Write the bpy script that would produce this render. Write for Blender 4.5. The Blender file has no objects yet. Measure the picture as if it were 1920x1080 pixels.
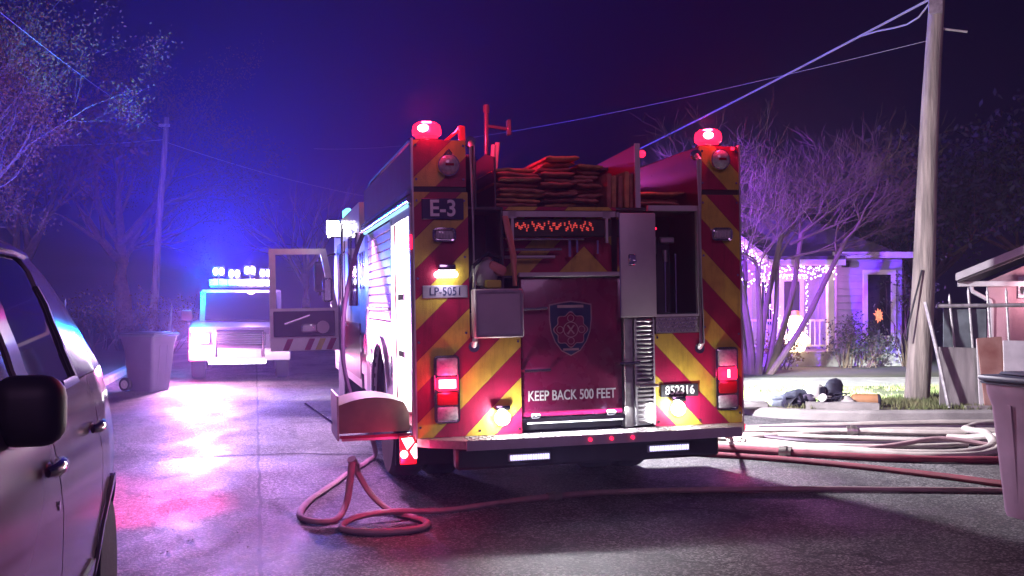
import bpy, bmesh, math, random
from mathutils import Vector, Matrix, noise as mnoise

# ------------------------------------------------------------------ camera, sky, sun, exposure
scene = bpy.context.scene
R = math.radians
camd = bpy.data.cameras.new('camera')
cam = bpy.data.objects.new('camera', camd)
scene.collection.objects.link(cam)
cam.location = (0, 0, 1.55)
cam.rotation_euler = (R(90), 0, 0)
camd.sensor_width = 36.0
camd.lens = 36.0 * 1900 / 1920
camd.shift_y = 30 / 1920
camd.clip_start = 0.05
camd.clip_end = 3000
scene.camera = cam

world = bpy.data.worlds.new('World')
scene.world = world
world.use_nodes = True
wn = world.node_tree
wn.nodes.clear()
wo = wn.nodes.new('ShaderNodeOutputWorld')
wb = wn.nodes.new('ShaderNodeBackground')
sk = wn.nodes.new('ShaderNodeTexSky')
sk.sky_type = 'NISHITA'
sk.sun_disc = False
sk.sun_elevation = R(-4)
sk.sun_rotation = R(180)
sk.air_density = 1.0
sk.ozone_density = 4.0
wm = wn.nodes.new('ShaderNodeVectorMath'); wm.operation = 'MULTIPLY'
wm.inputs[1].default_value = (1.0, 0.55, 1.0)
wa = wn.nodes.new('ShaderNodeVectorMath'); wa.operation = 'ADD'
wa.inputs[1].default_value = (0.06, 0.035, 0.17)
wn.links.new(sk.outputs[0], wm.inputs[0])
wn.links.new(wm.outputs[0], wa.inputs[0])
wn.links.new(wa.outputs[0], wb.inputs[0])
wb.inputs[1].default_value = 0.04
wn.links.new(wb.outputs[0], wo.inputs[0])

sun = bpy.data.lights.new('night_sun', 'SUN')
sun.energy = 0.46
sun.angle = R(25)
sun.color = (0.92, 0.44, 1.0)
suno = bpy.data.objects.new('night_sun', sun)
scene.collection.objects.link(suno)
suno.rotation_euler = (R(60), 0, R(10))

scene.view_settings.view_transform = 'Standard'
scene.view_settings.look = 'None'
scene.view_settings.exposure = 0.0
scene.view_settings.gamma = 1.0
scene.view_settings.use_curve_mapping = False
scene.render.engine = 'CYCLES'
cy = scene.cycles
cy.use_denoising = True
cy.use_light_tree = True
cy.max_bounces = 6
cy.diffuse_bounces = 2
cy.glossy_bounces = 3
cy.transmission_bounces = 4
cy.transparent_max_bounces = 6
cy.volume_bounces = 0
cy.caustics_reflective = False
cy.caustics_refractive = False
cy.sample_clamp_indirect = 3.0
cy.sample_clamp_direct = 0.0
random.seed(7)

# ------------------------------------------------------------------ helpers
COL = scene.collection
LEAN = 0.0175
SA, CA = math.sin(R(14.2)), math.cos(R(14.2))

def S(lat, along):
    """street frame: lat to the right of the camera's foot, along down the street"""
    return (lat * CA - along * SA, lat * SA + along * CA)

class B:
    def __init__(self):
        self.bm = bmesh.new()
    def box(self, x0, x1, y0, y1, z0, z1, bev=0.0, M=None, seg=1):
        m = Matrix.Translation(((x0+x1)/2, (y0+y1)/2, (z0+z1)/2)) @ Matrix.Diagonal((abs(x1-x0), abs(y1-y0), abs(z1-z0), 1))
        if M is not None: m = M @ m
        r = bmesh.ops.create_cube(self.bm, size=1.0, matrix=m)
        if bev > 0:
            es = list({e for v in r['verts'] for e in v.link_edges})
            bmesh.ops.bevel(self.bm, geom=es, offset=bev, segments=seg, affect='EDGES', profile=0.5)
        return self
    def cyl(self, p0, p1, r0, r1=None, seg=12, caps=True):
        p0, p1 = Vector(p0), Vector(p1)
        d = p1 - p0
        if d.length < 1e-6: return self
        q = d.to_track_quat('Z', 'Y').to_matrix().to_4x4()
        m = Matrix.Translation((p0 + p1) / 2) @ q
        bmesh.ops.create_cone(self.bm, cap_ends=caps, cap_tris=False, segments=seg, radius1=r0, radius2=r0 if r1 is None else r1, depth=d.length, matrix=m)
        return self
    def sph(self, c, r, sc=(1, 1, 1), u=14, v=8, M=None):
        m = Matrix.Translation(c) @ Matrix.Diagonal((sc[0], sc[1], sc[2], 1))
        if M is not None: m = M @ m
        bmesh.ops.create_uvsphere(self.bm, u_segments=u, v_segments=v, radius=r, matrix=m)
        return self
    def tube(self, pts, r, seg=8, caps=True, flat=1.0):
        pts = [Vector(p) for p in pts]
        n = len(pts)
        rings = []
        up = Vector((0, 0, 1))
        for i, p in enumerate(pts):
            t = (pts[min(i+1, n-1)] - pts[max(i-1, 0)])
            if t.length < 1e-9: t = Vector((0, 1, 0))
            t.normalize()
            a = t.cross(up)
            if a.length < 1e-3: a = t.cross(Vector((0, 1, 0)))
            a.normalize(); b = a.cross(t)
            rr = r[i] if isinstance(r, (list, tuple)) else r
            rings.append([self.bm.verts.new(p + (a * math.cos(2*math.pi*k/seg) + b * flat * math.sin(2*math.pi*k/seg)) * rr) for k in range(seg)])
        for i in range(n-1):
            for k in range(seg):
                self.bm.faces.new((rings[i][k], rings[i][(k+1) % seg], rings[i+1][(k+1) % seg], rings[i+1][k]))
        if caps and n > 1:
            self.bm.faces.new(rings[0][::-1]); self.bm.faces.new(rings[-1])
        return self
    def prism(self, poly, axis, a, b):
        def mk(u, v, w):
            return {'x': (w, u, v), 'y': (u, w, v), 'z': (u, v, w)}[axis]
        A = [self.bm.verts.new(mk(u, v, a)) for u, v in poly]
        C = [self.bm.verts.new(mk(u, v, b)) for u, v in poly]
        n = len(poly)
        self.bm.faces.new(A); self.bm.faces.new(C[::-1])
        for i in range(n):
            self.bm.faces.new((A[i], C[i], C[(i+1) % n], A[(i+1) % n]))
        return self
    def lathe(self, prof, c=(0, 0, 0), seg=16, M=None):
        rings = []
        for r, z in prof:
            ring = []
            for k in range(seg):
                v = Vector((r*math.cos(2*math.pi*k/seg), r*math.sin(2*math.pi*k/seg), z))
                if M is not None: v = M @ v
                ring.append(self.bm.verts.new(v + Vector(c)))
            rings.append(ring)
        for i in range(len(rings)-1):
            for k in range(seg):
                self.bm.faces.new((rings[i][k], rings[i][(k+1) % seg], rings[i+1][(k+1) % seg], rings[i+1][k]))
        self.bm.faces.new(rings[0][::-1]); self.bm.faces.new(rings[-1])
        return self
    def quad(self, a, b, c, d):
        self.bm.faces.new([self.bm.verts.new(p) for p in (a, b, c, d)])
        return self
    def grid(self, fn, nu, nv):
        vs = [[self.bm.verts.new(fn(i/nu, j/nv)) for j in range(nv+1)] for i in range(nu+1)]
        for i in range(nu):
            for j in range(nv):
                self.bm.faces.new((vs[i][j], vs[i+1][j], vs[i+1][j+1], vs[i][j+1]))
        return self
    def bevel(self, off, seg=2, ang=25):
        es = [e for e in self.bm.edges if len(e.link_faces) == 2 and e.calc_face_angle(0) > R(ang)]
        bmesh.ops.recalc_face_normals(self.bm, faces=self.bm.faces[:])
        bmesh.ops.bevel(self.bm, geom=es, offset=off, segments=seg, affect='EDGES', profile=0.5, clamp_overlap=True)
        return self
    def build(self, name, mat, parent=None, smooth=True, lean=False, **props):
        bm = self.bm
        bmesh.ops.recalc_face_normals(bm, faces=bm.faces[:])
        if lean:
            for v in bm.verts:
                x, z = v.co.x, v.co.z
                v.co.x = x - LEAN * (z - 0.5); v.co.z = z + LEAN * x
        me = bpy.data.meshes.new(name)
        bm.to_mesh(me); bm.free()
        me.materials.append(mat)
        if smooth:
            me.shade_smooth()
            me.set_sharp_from_angle(angle=R(38))
        o = bpy.data.objects.new(name, me)
        COL.objects.link(o)
        o.parent = parent
        for k, v in props.items(): o[k] = v
        return o

def empty(name, loc, rz=0.0, **props):
    o = bpy.data.objects.new(name, None)
    COL.objects.link(o)
    o.location = loc; o.rotation_euler = (0, 0, rz)
    o.empty_display_size = 0.2
    for k, v in props.items(): o[k] = v
    return o

def lamp(name, kind, loc, energy, color, parent=None, target=None, radius=0.05, spot=None, blend=0.5, size=None):
    l = bpy.data.lights.new(name, kind)
    l.energy = energy; l.color = color
    if kind in ('POINT', 'SPOT'): l.shadow_soft_size = radius
    if kind == 'SPOT':
        l.spot_size = R(spot); l.spot_blend = blend
    if kind == 'AREA':
        l.shape = 'RECTANGLE'; l.size, l.size_y = size
    o = bpy.data.objects.new(name, l)
    COL.objects.link(o)
    o.location = loc; o.parent = parent
    if target is not None:
        d = Vector(target) - Vector(loc)
        o.rotation_euler = d.to_track_quat('-Z', 'Y').to_euler()
    return o

def text(name, body, mat, parent, loc, size, rot=(R(90), 0, 0), sx=1.0, depth=0.002, bold=0.0, align='CENTER', lean=False):
    c = bpy.data.curves.new(name, 'FONT')
    c.body = body; c.size = size; c.extrude = depth; c.offset = bold
    c.align_x = align; c.align_y = 'CENTER'
    t = bpy.data.objects.new(name, c)
    COL.objects.link(t)
    dg = bpy.context.evaluated_depsgraph_get()
    me = bpy.data.meshes.new_from_object(t.evaluated_get(dg))
    bpy.data.objects.remove(t)
    me.materials.clear(); me.materials.append(mat)
    o = bpy.data.objects.new(name, me)
    COL.objects.link(o)
    loc = Vector(loc)
    if lean:
        loc = Vector((loc.x - LEAN * (loc.z - 0.5), loc.y, loc.z + LEAN * loc.x))
        rot = (rot[0], rot[1] - LEAN, rot[2])
    o.location = loc; o.rotation_euler = rot; o.scale = (sx, 1, 1)
    o.parent = parent
    return o

def copy_tree(o, parent=None):
    c = o.copy(); COL.objects.link(c); c.parent = parent
    for ch in list(o.children): copy_tree(ch, c)
    return c

# ------------------------------------------------------------------ materials
def mat(name, col, rough=0.5, metal=0.0, emit=None, es=0.0, var=0.12, vscale=6.0, bump=0.0, bscale=60.0, coat=0.0, spec=0.5, col2=None, trans=0.0, alpha=1.0, stretch=None):
    m = bpy.data.materials.new(name); m.use_nodes = True
    nt = m.node_tree; bs = nt.nodes['Principled BSDF']
    tc = nt.nodes.new('ShaderNodeTexCoord')
    src = tc.outputs['Object']
    if stretch:
        mp = nt.nodes.new('ShaderNodeMapping'); mp.inputs['Scale'].default_value = stretch
        nt.links.new(src, mp.inputs[0]); src = mp.outputs[0]
    nz = nt.nodes.new('ShaderNodeTexNoise')
    nz.inputs['Scale'].default_value = vscale; nz.inputs['Detail'].default_value = 5
    nt.links.new(src, nz.inputs['Vector'])
    rp = nt.nodes.new('ShaderNodeMapRange')
    rp.inputs[1].default_value = 0.3; rp.inputs[2].default_value = 0.7
    nt.links.new(nz.outputs['Fac'], rp.inputs[0])
    mx = nt.nodes.new('ShaderNodeMix'); mx.data_type = 'RGBA'
    c2 = col2 or tuple(c * (1 - var * 2) for c in col)
    mx.inputs[6].default_value = (*c2, 1); mx.inputs[7].default_value = (*col, 1)
    nt.links.new(rp.outputs[0], mx.inputs[0])
    nt.links.new(mx.outputs[2], bs.inputs['Base Color'])
    rr = nt.nodes.new('ShaderNodeMapRange')
    rr.inputs[3].default_value = max(0.02, rough * 0.82); rr.inputs[4].default_value = min(1, rough * 1.15)
    nt.links.new(nz.outputs['Fac'], rr.inputs[0])
    nt.links.new(rr.outputs[0], bs.inputs['Roughness'])
    bs.inputs['Metallic'].default_value = metal
    bs.inputs['Specular IOR Level'].default_value = spec
    bs.inputs['Coat Weight'].default_value = coat
    bs.inputs['Coat Roughness'].default_value = 0.06
    bs.inputs['Transmission Weight'].default_value = trans
    bs.inputs['Alpha'].default_value = alpha
    if emit:
        bs.inputs['Emission Color'].default_value = (*emit, 1)
        bs.inputs['Emission Strength'].default_value = es
    if bump > 0:
        n2 = nt.nodes.new('ShaderNodeTexNoise'); n2.inputs['Scale'].default_value = bscale; n2.inputs['Detail'].default_value = 4
        nt.links.new(src, n2.inputs['Vector'])
        bp = nt.nodes.new('ShaderNodeBump'); bp.inputs['Strength'].default_value = bump; bp.inputs['Distance'].default_value = 0.02
        nt.links.new(n2.outputs['Fac'], bp.inputs['Height'])
        nt.links.new(bp.outputs[0], bs.inputs['Normal'])
    return m

def math_node(nt, op, a, b=None):
    n = nt.nodes.new('ShaderNodeMath'); n.operation = op
    for i, v in enumerate((a, b)):
        if v is None: continue
        if isinstance(v, (int, float)): n.inputs[i].default_value = v
        else: nt.links.new(v, n.inputs[i])
    return n.outputs[0]

def chevron_material():
    m = mat('chevron_tape', (0.5, 0.5, 0.5), rough=0.42, coat=0.25)
    nt = m.node_tree; bs = nt.nodes['Principled BSDF']
    tc = nt.nodes.new('ShaderNodeTexCoord'); sp = nt.nodes.new('ShaderNodeSeparateXYZ')
    nt.links.new(tc.outputs['Object'], sp.inputs[0])
    ax = math_node(nt, 'ABSOLUTE', math_node(nt, 'SUBTRACT', sp.outputs[0], 0.02))
    v = math_node(nt, 'ADD', ax, sp.outputs[2])
    fr = math_node(nt, 'FRACT', math_node(nt, 'DIVIDE', math_node(nt, 'SUBTRACT', v, 1.54), 0.44))
    red = math_node(nt, 'LESS_THAN', fr, 0.51)
    nz = nt.nodes.new('ShaderNodeTexNoise'); nz.inputs['Scale'].default_value = 9; nz.inputs['Detail'].default_value = 6
    nt.links.new(tc.outputs['Object'], nz.inputs['Vector'])
    mx = nt.nodes.new('ShaderNodeMix'); mx.data_type = 'RGBA'
    mx.inputs[6].default_value = (0.56, 0.40, 0.045, 1); mx.inputs[7].default_value = (0.33, 0.006, 0.05, 1)
    nt.links.new(red, mx.inputs[0])
    g = nt.nodes.new('ShaderNodeMapRange'); g.inputs[1].default_value = 0.3; g.inputs[2].default_value = 0.75; g.inputs[3].default_value = 1.05; g.inputs[4].default_value = 0.72
    nt.links.new(nz.outputs['Fac'], g.inputs[0])
    # tape seams at the stripe edges and scuffed streaks
    fr2 = math_node(nt, 'FRACT', math_node(nt, 'DIVIDE', math_node(nt, 'SUBTRACT', v, 1.54), 0.22))
    seam = math_node(nt, 'LESS_THAN', math_node(nt, 'ABSOLUTE', math_node(nt, 'SUBTRACT', fr2, 0.02)), 0.012)
    sc = nt.nodes.new('ShaderNodeTexNoise'); sc.inputs['Scale'].default_value = 3.0; sc.inputs['Detail'].default_value = 8; sc.inputs['Roughness'].default_value = 0.75
    mp2 = nt.nodes.new('ShaderNodeMapping'); mp2.inputs['Scale'].default_value = (6, 1, 0.8)
    nt.links.new(tc.outputs['Object'], mp2.inputs[0]); nt.links.new(mp2.outputs[0], sc.inputs['Vector'])
    sg_ = nt.nodes.new('ShaderNodeMapRange'); sg_.inputs[1].default_value = 0.5; sg_.inputs[2].default_value = 0.72; sg_.inputs[3].default_value = 1.0; sg_.inputs[4].default_value = 0.62
    nt.links.new(sc.outputs['Fac'], sg_.inputs[0])
    tot = math_node(nt, 'MULTIPLY', math_node(nt, 'MULTIPLY', g.outputs[0], sg_.outputs[0]), math_node(nt, 'SUBTRACT', 1.0, math_node(nt, 'MULTIPLY', seam, 0.55)))
    vb = nt.nodes.new('ShaderNodeTexVoronoi'); vb.inputs['Scale'].default_value = 120
    nt.links.new(tc.outputs['Object'], vb.inputs['Vector'])
    bb_ = nt.nodes.new('ShaderNodeBump'); bb_.inputs['Strength'].default_value = 0.25; bb_.inputs['Distance'].default_value = 0.004
    nt.links.new(vb.outputs['Distance'], bb_.inputs['Height']); nt.links.new(bb_.outputs[0], bs.inputs['Normal'])
    mv = nt.nodes.new('ShaderNodeVectorMath'); mv.operation = 'SCALE'
    nt.links.new(mx.outputs[2], mv.inputs[0]); nt.links.new(tot, mv.inputs['Scale'])
    nt.links.new(mv.outputs[0], bs.inputs['Base Color'])
    return m

def asphalt_material():
    m = bpy.data.materials.new('asphalt'); m.use_nodes = True
    nt = m.node_tree; bs = nt.nodes['Principled BSDF']; L = nt.links.new
    tc = nt.nodes.new('ShaderNodeTexCoord')
    sep = nt.nodes.new('ShaderNodeSeparateXYZ'); L(tc.outputs['Object'], sep.inputs[0])
    lat = math_node(nt, 'ADD', math_node(nt, 'MULTIPLY', sep.outputs[0], CA), math_node(nt, 'MULTIPLY', sep.outputs[1], SA))
    big = nt.nodes.new('ShaderNodeTexNoise'); big.inputs['Scale'].default_value = 0.9; big.inputs['Detail'].default_value = 7; big.inputs['Roughness'].default_value = 0.62
    L(tc.outputs['Object'], big.inputs['Vector'])
    vor = nt.nodes.new('ShaderNodeTexVoronoi'); vor.inputs['Scale'].default_value = 78; vor.inputs['Randomness'].default_value = 1
    L(tc.outputs['Object'], vor.inputs['Vector'])
    fine = nt.nodes.new('ShaderNodeTexNoise'); fine.inputs['Scale'].default_value = 140; fine.inputs['Detail'].default_value = 3
    L(tc.outputs['Object'], fine.inputs['Vector'])
    stone = nt.nodes.new('ShaderNodeValToRGB')
    e = stone.color_ramp.elements
    e[0].position = 0.0; e[0].color = (0.02, 0.019, 0.02, 1)
    e[1].position = 1.0; e[1].color = (0.25, 0.235, 0.23, 1)
    x = stone.color_ramp.elements.new(0.6); x.color = (0.06, 0.058, 0.058, 1)
    sv = nt.nodes.new('ShaderNodeSeparateXYZ'); L(vor.outputs['Color'], sv.inputs[0])
    L(sv.outputs[0], stone.inputs[0])
    # worn pale concrete-like patch right of the seam, browner wear left of it
    wob = math_node(nt, 'MULTIPLY', math_node(nt, 'SUBTRACT', big.outputs['Fac'], 0.5), 0.10)
    lw = math_node(nt, 'ADD', lat, wob)
    side = math_node(nt, 'GREATER_THAN', lw, 0.03)
    tint = nt.nodes.new('ShaderNodeMix'); tint.data_type = 'RGBA'; tint.blend_type = 'MULTIPLY'
    tint.inputs[0].default_value = 1.0
    sc = nt.nodes.new('ShaderNodeMix'); sc.data_type = 'RGBA'
    sc.inputs[6].default_value = (1.05, 0.98, 0.98, 1); sc.inputs[7].default_value = (1.25, 1.28, 1.3, 1)
    L(side, sc.inputs[0])
    L(stone.outputs[0], tint.inputs[6]); L(sc.outputs[2], tint.inputs[7])
    mr = nt.nodes.new('ShaderNodeMapRange'); mr.inputs[1].default_value = 0.3; mr.inputs[2].default_value = 0.72; mr.inputs[3].default_value = 0.75; mr.inputs[4].default_value = 1.75
    L(big.outputs['Fac'], mr.inputs[0])
    seam = math_node(nt, 'LESS_THAN', math_node(nt, 'ABSOLUTE', math_node(nt, 'SUBTRACT', lw, 0.03)), 0.012)
    dark = math_node(nt, 'SUBTRACT', 1.0, math_node(nt, 'MULTIPLY', seam, 0.8))
    # random hairline cracks
    cr = nt.nodes.new('ShaderNodeTexVoronoi'); cr.feature = 'DISTANCE_TO_EDGE'; cr.inputs['Scale'].default_value = 0.42
    wv = nt.nodes.new('ShaderNodeVectorMath'); wv.operation = 'ADD'
    nzv = nt.nodes.new('ShaderNodeTexNoise'); nzv.inputs['Scale'].default_value = 2.2; nzv.inputs['Detail'].default_value = 5
    L(tc.outputs['Object'], nzv.inputs['Vector']); L(tc.outputs['Object'], wv.inputs[0]); L(nzv.outputs['Color'], wv.inputs[1])
    L(wv.outputs[0], cr.inputs['Vector'])
    crk = math_node(nt, 'LESS_THAN', cr.outputs['Distance'], 0.010)
    dark = math_node(nt, 'MULTIPLY', dark, math_node(nt, 'SUBTRACT', 1.0, math_node(nt, 'MULTIPLY', crk, 0.6)))
    along = math_node(nt, 'SUBTRACT', math_node(nt, 'MULTIPLY', sep.outputs[1], CA), math_node(nt, 'MULTIPLY', sep.outputs[0], SA))
    cmb = nt.nodes.new('ShaderNodeCombineXYZ')
    L(math_node(nt, 'MULTIPLY', lat, 1.5), cmb.inputs[0]); L(math_node(nt, 'MULTIPLY', along, 0.16), cmb.inputs[1])
    trk = nt.nodes.new('ShaderNodeTexNoise'); trk.inputs['Scale'].default_value = 1.0; trk.inputs['Detail'].default_value = 6; trk.inputs['Roughness'].default_value = 0.6
    L(cmb.outputs[0], trk.inputs['Vector'])
    tr_ = nt.nodes.new('ShaderNodeMapRange'); tr_.inputs[1].default_value = 0.35; tr_.inputs[2].default_value = 0.65; tr_.inputs[3].default_value = 0.62; tr_.inputs[4].default_value = 1.3
    L(trk.outputs['Fac'], tr_.inputs[0])
    oil = nt.nodes.new('ShaderNodeTexNoise'); oil.inputs['Scale'].default_value = 1.7; oil.inputs['Detail'].default_value = 3
    L(tc.outputs['Object'], oil.inputs['Vector'])
    ol = nt.nodes.new('ShaderNodeMapRange'); ol.inputs[1].default_value = 0.62; ol.inputs[2].default_value = 0.70; ol.inputs[3].default_value = 1.0; ol.inputs[4].default_value = 0.5
    L(oil.outputs['Fac'], ol.inputs[0])
    dark = math_node(nt, 'MULTIPLY', dark, math_node(nt, 'MULTIPLY', tr_.outputs[0], ol.outputs[0]))
    k = math_node(nt, 'MULTIPLY', mr.outputs[0], dark)
    vs = nt.nodes.new('ShaderNodeVectorMath'); vs.operation = 'SCALE'
    L(tint.outputs[2], vs.inputs[0]); L(k, vs.inputs['Scale'])
    L(vs.outputs[0], bs.inputs['Base Color'])
    wet = nt.nodes.new('ShaderNodeTexNoise'); wet.inputs['Scale'].default_value = 0.55; wet.inputs['Detail'].default_value = 6; wet.inputs['Roughness'].default_value = 0.6
    mpw = nt.nodes.new('ShaderNodeMapping'); mpw.inputs['Location'].default_value = (3.7, 1.2, 0); mpw.inputs['Rotation'].default_value = (0, 0, R(14.2)); mpw.inputs['Scale'].default_value = (1.6, 0.7, 1)
    L(tc.outputs['Object'], mpw.inputs[0]); L(mpw.outputs[0], wet.inputs['Vector'])
    rr = nt.nodes.new('ShaderNodeMapRange'); rr.inputs[1].default_value = 0.42; rr.inputs[2].default_value = 0.60; rr.inputs[3].default_value = 0.66; rr.inputs[4].default_value = 0.40
    L(wet.outputs['Fac'], rr.inputs[0]); L(rr.outputs[0], bs.inputs['Roughness'])
    bs.inputs['Specular IOR Level'].default_value = 0.55
    h = math_node(nt, 'ADD', math_node(nt, 'MULTIPLY', sv.outputs[0], 0.7), math_node(nt, 'MULTIPLY', fine.outputs['Fac'], 0.5))
    h = math_node(nt, 'SUBTRACT', h, math_node(nt, 'MULTIPLY', seam, 2.0))
    bp = nt.nodes.new('ShaderNodeBump'); bp.inputs['Strength'].default_value = 0.9; bp.inputs['Distance'].default_value = 0.016
    L(h, bp.inputs['Height']); L(bp.outputs[0], bs.inputs['Normal'])
    return m

M = {}
M['asphalt'] = asphalt_material()
M['chevron'] = chevron_material()
M['concrete'] = mat('concrete', (0.36, 0.34, 0.32), 0.85, var=0.2, vscale=3, bump=0.4, bscale=45)
M['soil'] = mat('soil', (0.09, 0.085, 0.05), 0.95, var=0.3, vscale=1.5, bump=0.6, bscale=20, col2=(0.05, 0.06, 0.025))
M['grass'] = mat('grass_blades', (0.10, 0.15, 0.04), 0.8, vscale=2.5, col2=(0.19, 0.17, 0.08))
M['red'] = mat('engine_red', (0.25, 0.008, 0.05), 0.3, coat=0.4, var=0.08)
M['maroon'] = mat('door_maroon', (0.19, 0.006, 0.055), 0.28, coat=0.5, var=0.1)
M['white_paint'] = mat('white_paint', (0.74, 0.72, 0.72), 0.4, coat=0.3, var=0.05)
M['steel'] = mat('brushed_steel', (0.55, 0.52, 0.53), 0.34, metal=0.85, var=0.12, vscale=20, stretch=(1, 1, 0.1))
M['satin'] = mat('satin_aluminium', (0.6, 0.6, 0.62), 0.42, metal=0.6, var=0.1, vscale=8)
M['galv'] = mat('light_grey_panel', (0.5, 0.45, 0.47), 0.5, metal=0.25, var=0.08)
M['chrome'] = mat('chrome', (0.78, 0.78, 0.8), 0.14, metal=1.0, var=0.04)
M['tread'] = mat('tread_plate', (0.55, 0.53, 0.52), 0.4, metal=0.8, var=0.15, vscale=30)
M['black'] = mat('black_plastic', (0.018, 0.018, 0.02), 0.55, var=0.2)
M['rubber'] = mat('tyre_rubber', (0.02, 0.02, 0.02), 0.8, bump=0.3, bscale=40)
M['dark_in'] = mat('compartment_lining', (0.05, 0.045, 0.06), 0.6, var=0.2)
M['navy'] = mat('navy_sign', (0.008, 0.014, 0.075), 0.4)
M['letter'] = mat('reflective_letter', (0.8, 0.8, 0.8), 0.4, var=0.04)
M['gold'] = mat('emblem_line', (0.42, 0.27, 0.27), 0.45)
M['red_lens'] = mat('red_lens', (0.35, 0.01, 0.015), 0.12, coat=0.6)
M['clear_lens'] = mat('clear_lens', (0.5, 0.48, 0.5), 0.12, coat=0.6, var=0.2, vscale=50)
M['amber_lens'] = mat('amber_lens', (0.5, 0.16, 0.02), 0.15, coat=0.5)
M['glass'] = mat('tinted_glass', (0.012, 0.012, 0.016), 0.04, spec=0.5, coat=0.0, var=0.05)
M['e_white'] = mat('lit_white', (0.8, 0.8, 0.8), 0.3, emit=(1.0, 0.96, 1.0), es=14)
M['e_white_soft'] = mat('lit_white_soft', (0.8, 0.8, 0.8), 0.3, emit=(0.9, 0.9, 1.0), es=3.0)
M['e_led'] = mat('lit_led_violet', (0.8, 0.8, 0.9), 0.3, emit=(0.62, 0.58, 1.0), es=2.2)
M['e_red'] = mat('lit_red', (0.6, 0.02, 0.03), 0.2, emit=(1.0, 0.012, 0.06), es=3.2)
M['e_redhot'] = mat('lit_red_core', (0.8, 0.3, 0.3), 0.2, emit=(1.0, 0.28, 0.30), es=18)
M['e_red_spill'] = mat('red_spill_glow', (0.6, 0.02, 0.03), 0.2, emit=(1.0, 0.02, 0.04), es=0.35)  # brackets glow dim red to imitate red lamp light on them
M['e_blue'] = mat('lit_blue', (0.05, 0.1, 0.8), 0.2, emit=(0.02, 0.3, 1.0), es=30)
M['e_cyan'] = mat('lit_cyan', (0.3, 0.7, 0.9), 0.3, emit=(0.12, 0.75, 1.0), es=4)
M['e_rail_glint'] = mat('cyan_rail_glint', (0.5, 0.8, 0.9), 0.3, emit=(0.3, 0.72, 1.0), es=1.6)  # emission painted in for the bright reflection along the rail
M['e_ledred'] = mat('led_dot_red', (0.6, 0.05, 0.03), 0.3, emit=(1.0, 0.10, 0.08), es=0.6)
M['e_warm'] = mat('lit_warm', (0.9, 0.8, 0.6), 0.4, emit=(1.0, 0.72, 0.42), es=9)
M['e_bulb'] = mat('lit_string_bulb', (0.9, 0.8, 0.8), 0.4, emit=(1.0, 0.72, 0.78), es=7)
M['wood_pole'] = mat('weathered_pole', (0.42, 0.36, 0.31), 0.9, var=0.34, vscale=5, bump=0.6, bscale=18, stretch=(3, 3, 0.25))
M['bark'] = mat('bark', (0.19, 0.13, 0.06), 0.95, var=0.25, vscale=8, bump=0.4, bscale=30)
M['twig'] = mat('pale_twig', (0.15, 0.10, 0.06), 0.9, var=0.2, vscale=4)
M['leaf_brown'] = mat('dry_leaf', (0.26, 0.13, 0.028), 0.9, vscale=1.2, col2=(0.09, 0.06, 0.012), spec=0.15)
M['leaf_dark'] = mat('dark_leaf', (0.04, 0.055, 0.025), 0.8, vscale=1.5)
M['hose_tan'] = mat('hose_jacket_pale', (0.50, 0.45, 0.40), 0.75, var=0.15, vscale=6, bump=0.25, bscale=200)
M['hose_red'] = mat('hose_jacket_red', (0.26, 0.035, 0.06), 0.7, var=0.2, vscale=8, bump=0.25, bscale=200)
M['hose_dark'] = mat('hose_jacket_dark', (0.07, 0.04, 0.07), 0.6, var=0.2, vscale=8)
M['hose_orange'] = mat('hose_fold_orange', (0.66, 0.31, 0.13), 0.7, var=0.25, vscale=14, bump=0.3, bscale=150)
M['hose_maroon'] = mat('hose_fold_maroon', (0.46, 0.17, 0.12), 0.75, var=0.25, vscale=14, bump=0.3, bscale=150)
M['brass'] = mat('coupling_metal', (0.5, 0.45, 0.4), 0.35, metal=0.9)
M['bin'] = mat('bin_plastic', (0.13, 0.10, 0.19), 0.5, var=0.1, vscale=3, bump=0.1, bscale=90)
M['bin_lid'] = mat('bin_lid_plastic', (0.11, 0.115, 0.19), 0.5, var=0.1)
M['car'] = mat('car_paint', (0.24, 0.20, 0.22), 0.12, metal=0.0, spec=0.45, coat=0.0, var=0.05, vscale=3)
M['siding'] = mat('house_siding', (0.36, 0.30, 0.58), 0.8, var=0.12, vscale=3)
M['trim'] = mat('house_trim', (0.66, 0.62, 0.63), 0.6, var=0.08)
M['shingle'] = mat('roof_shingle', (0.10, 0.085, 0.09), 0.9, var=0.25, vscale=8, bump=0.4, bscale=30)
M['pink_wall'] = mat('pink_stucco', (0.52, 0.30, 0.34), 0.85, var=0.12, vscale=4, bump=0.3, bscale=60)
M['rust'] = mat('rusty_sheet', (0.42, 0.26, 0.22), 0.8, vscale=2.2, col2=(0.20, 0.07, 0.05), bump=0.2)
M['board'] = mat('weathered_board', (0.34, 0.31, 0.30), 0.85, var=0.3, vscale=4, stretch=(2, 2, 0.3), bump=0.3)
M['screen'] = mat('fence_mesh_screen', (0.16, 0.19, 0.20), 0.7, var=0.25, vscale=7)
M['pale_sheet'] = mat('pale_sheet', (0.62, 0.58, 0.60), 0.6, var=0.12)
M['iron'] = mat('fence_iron', (0.55, 0.53, 0.52), 0.5, metal=0.4, var=0.25, vscale=12)
M['gear_dark'] = mat('gear_dark', (0.02, 0.018, 0.04), 0.7, var=0.3, vscale=20, bump=0.4)
M['gear_white'] = mat('gear_white', (0.42, 0.40, 0.38), 0.5, var=0.1)
M['gear_orange'] = mat('gear_orange', (0.40, 0.2, 0.09), 0.5, var=0.15)
M['gear_yellow'] = mat('gear_yellow', (0.55, 0.5, 0.05), 0.5)
M['gear_pink'] = mat('gear_pink', (0.6, 0.22, 0.18), 0.6)
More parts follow.
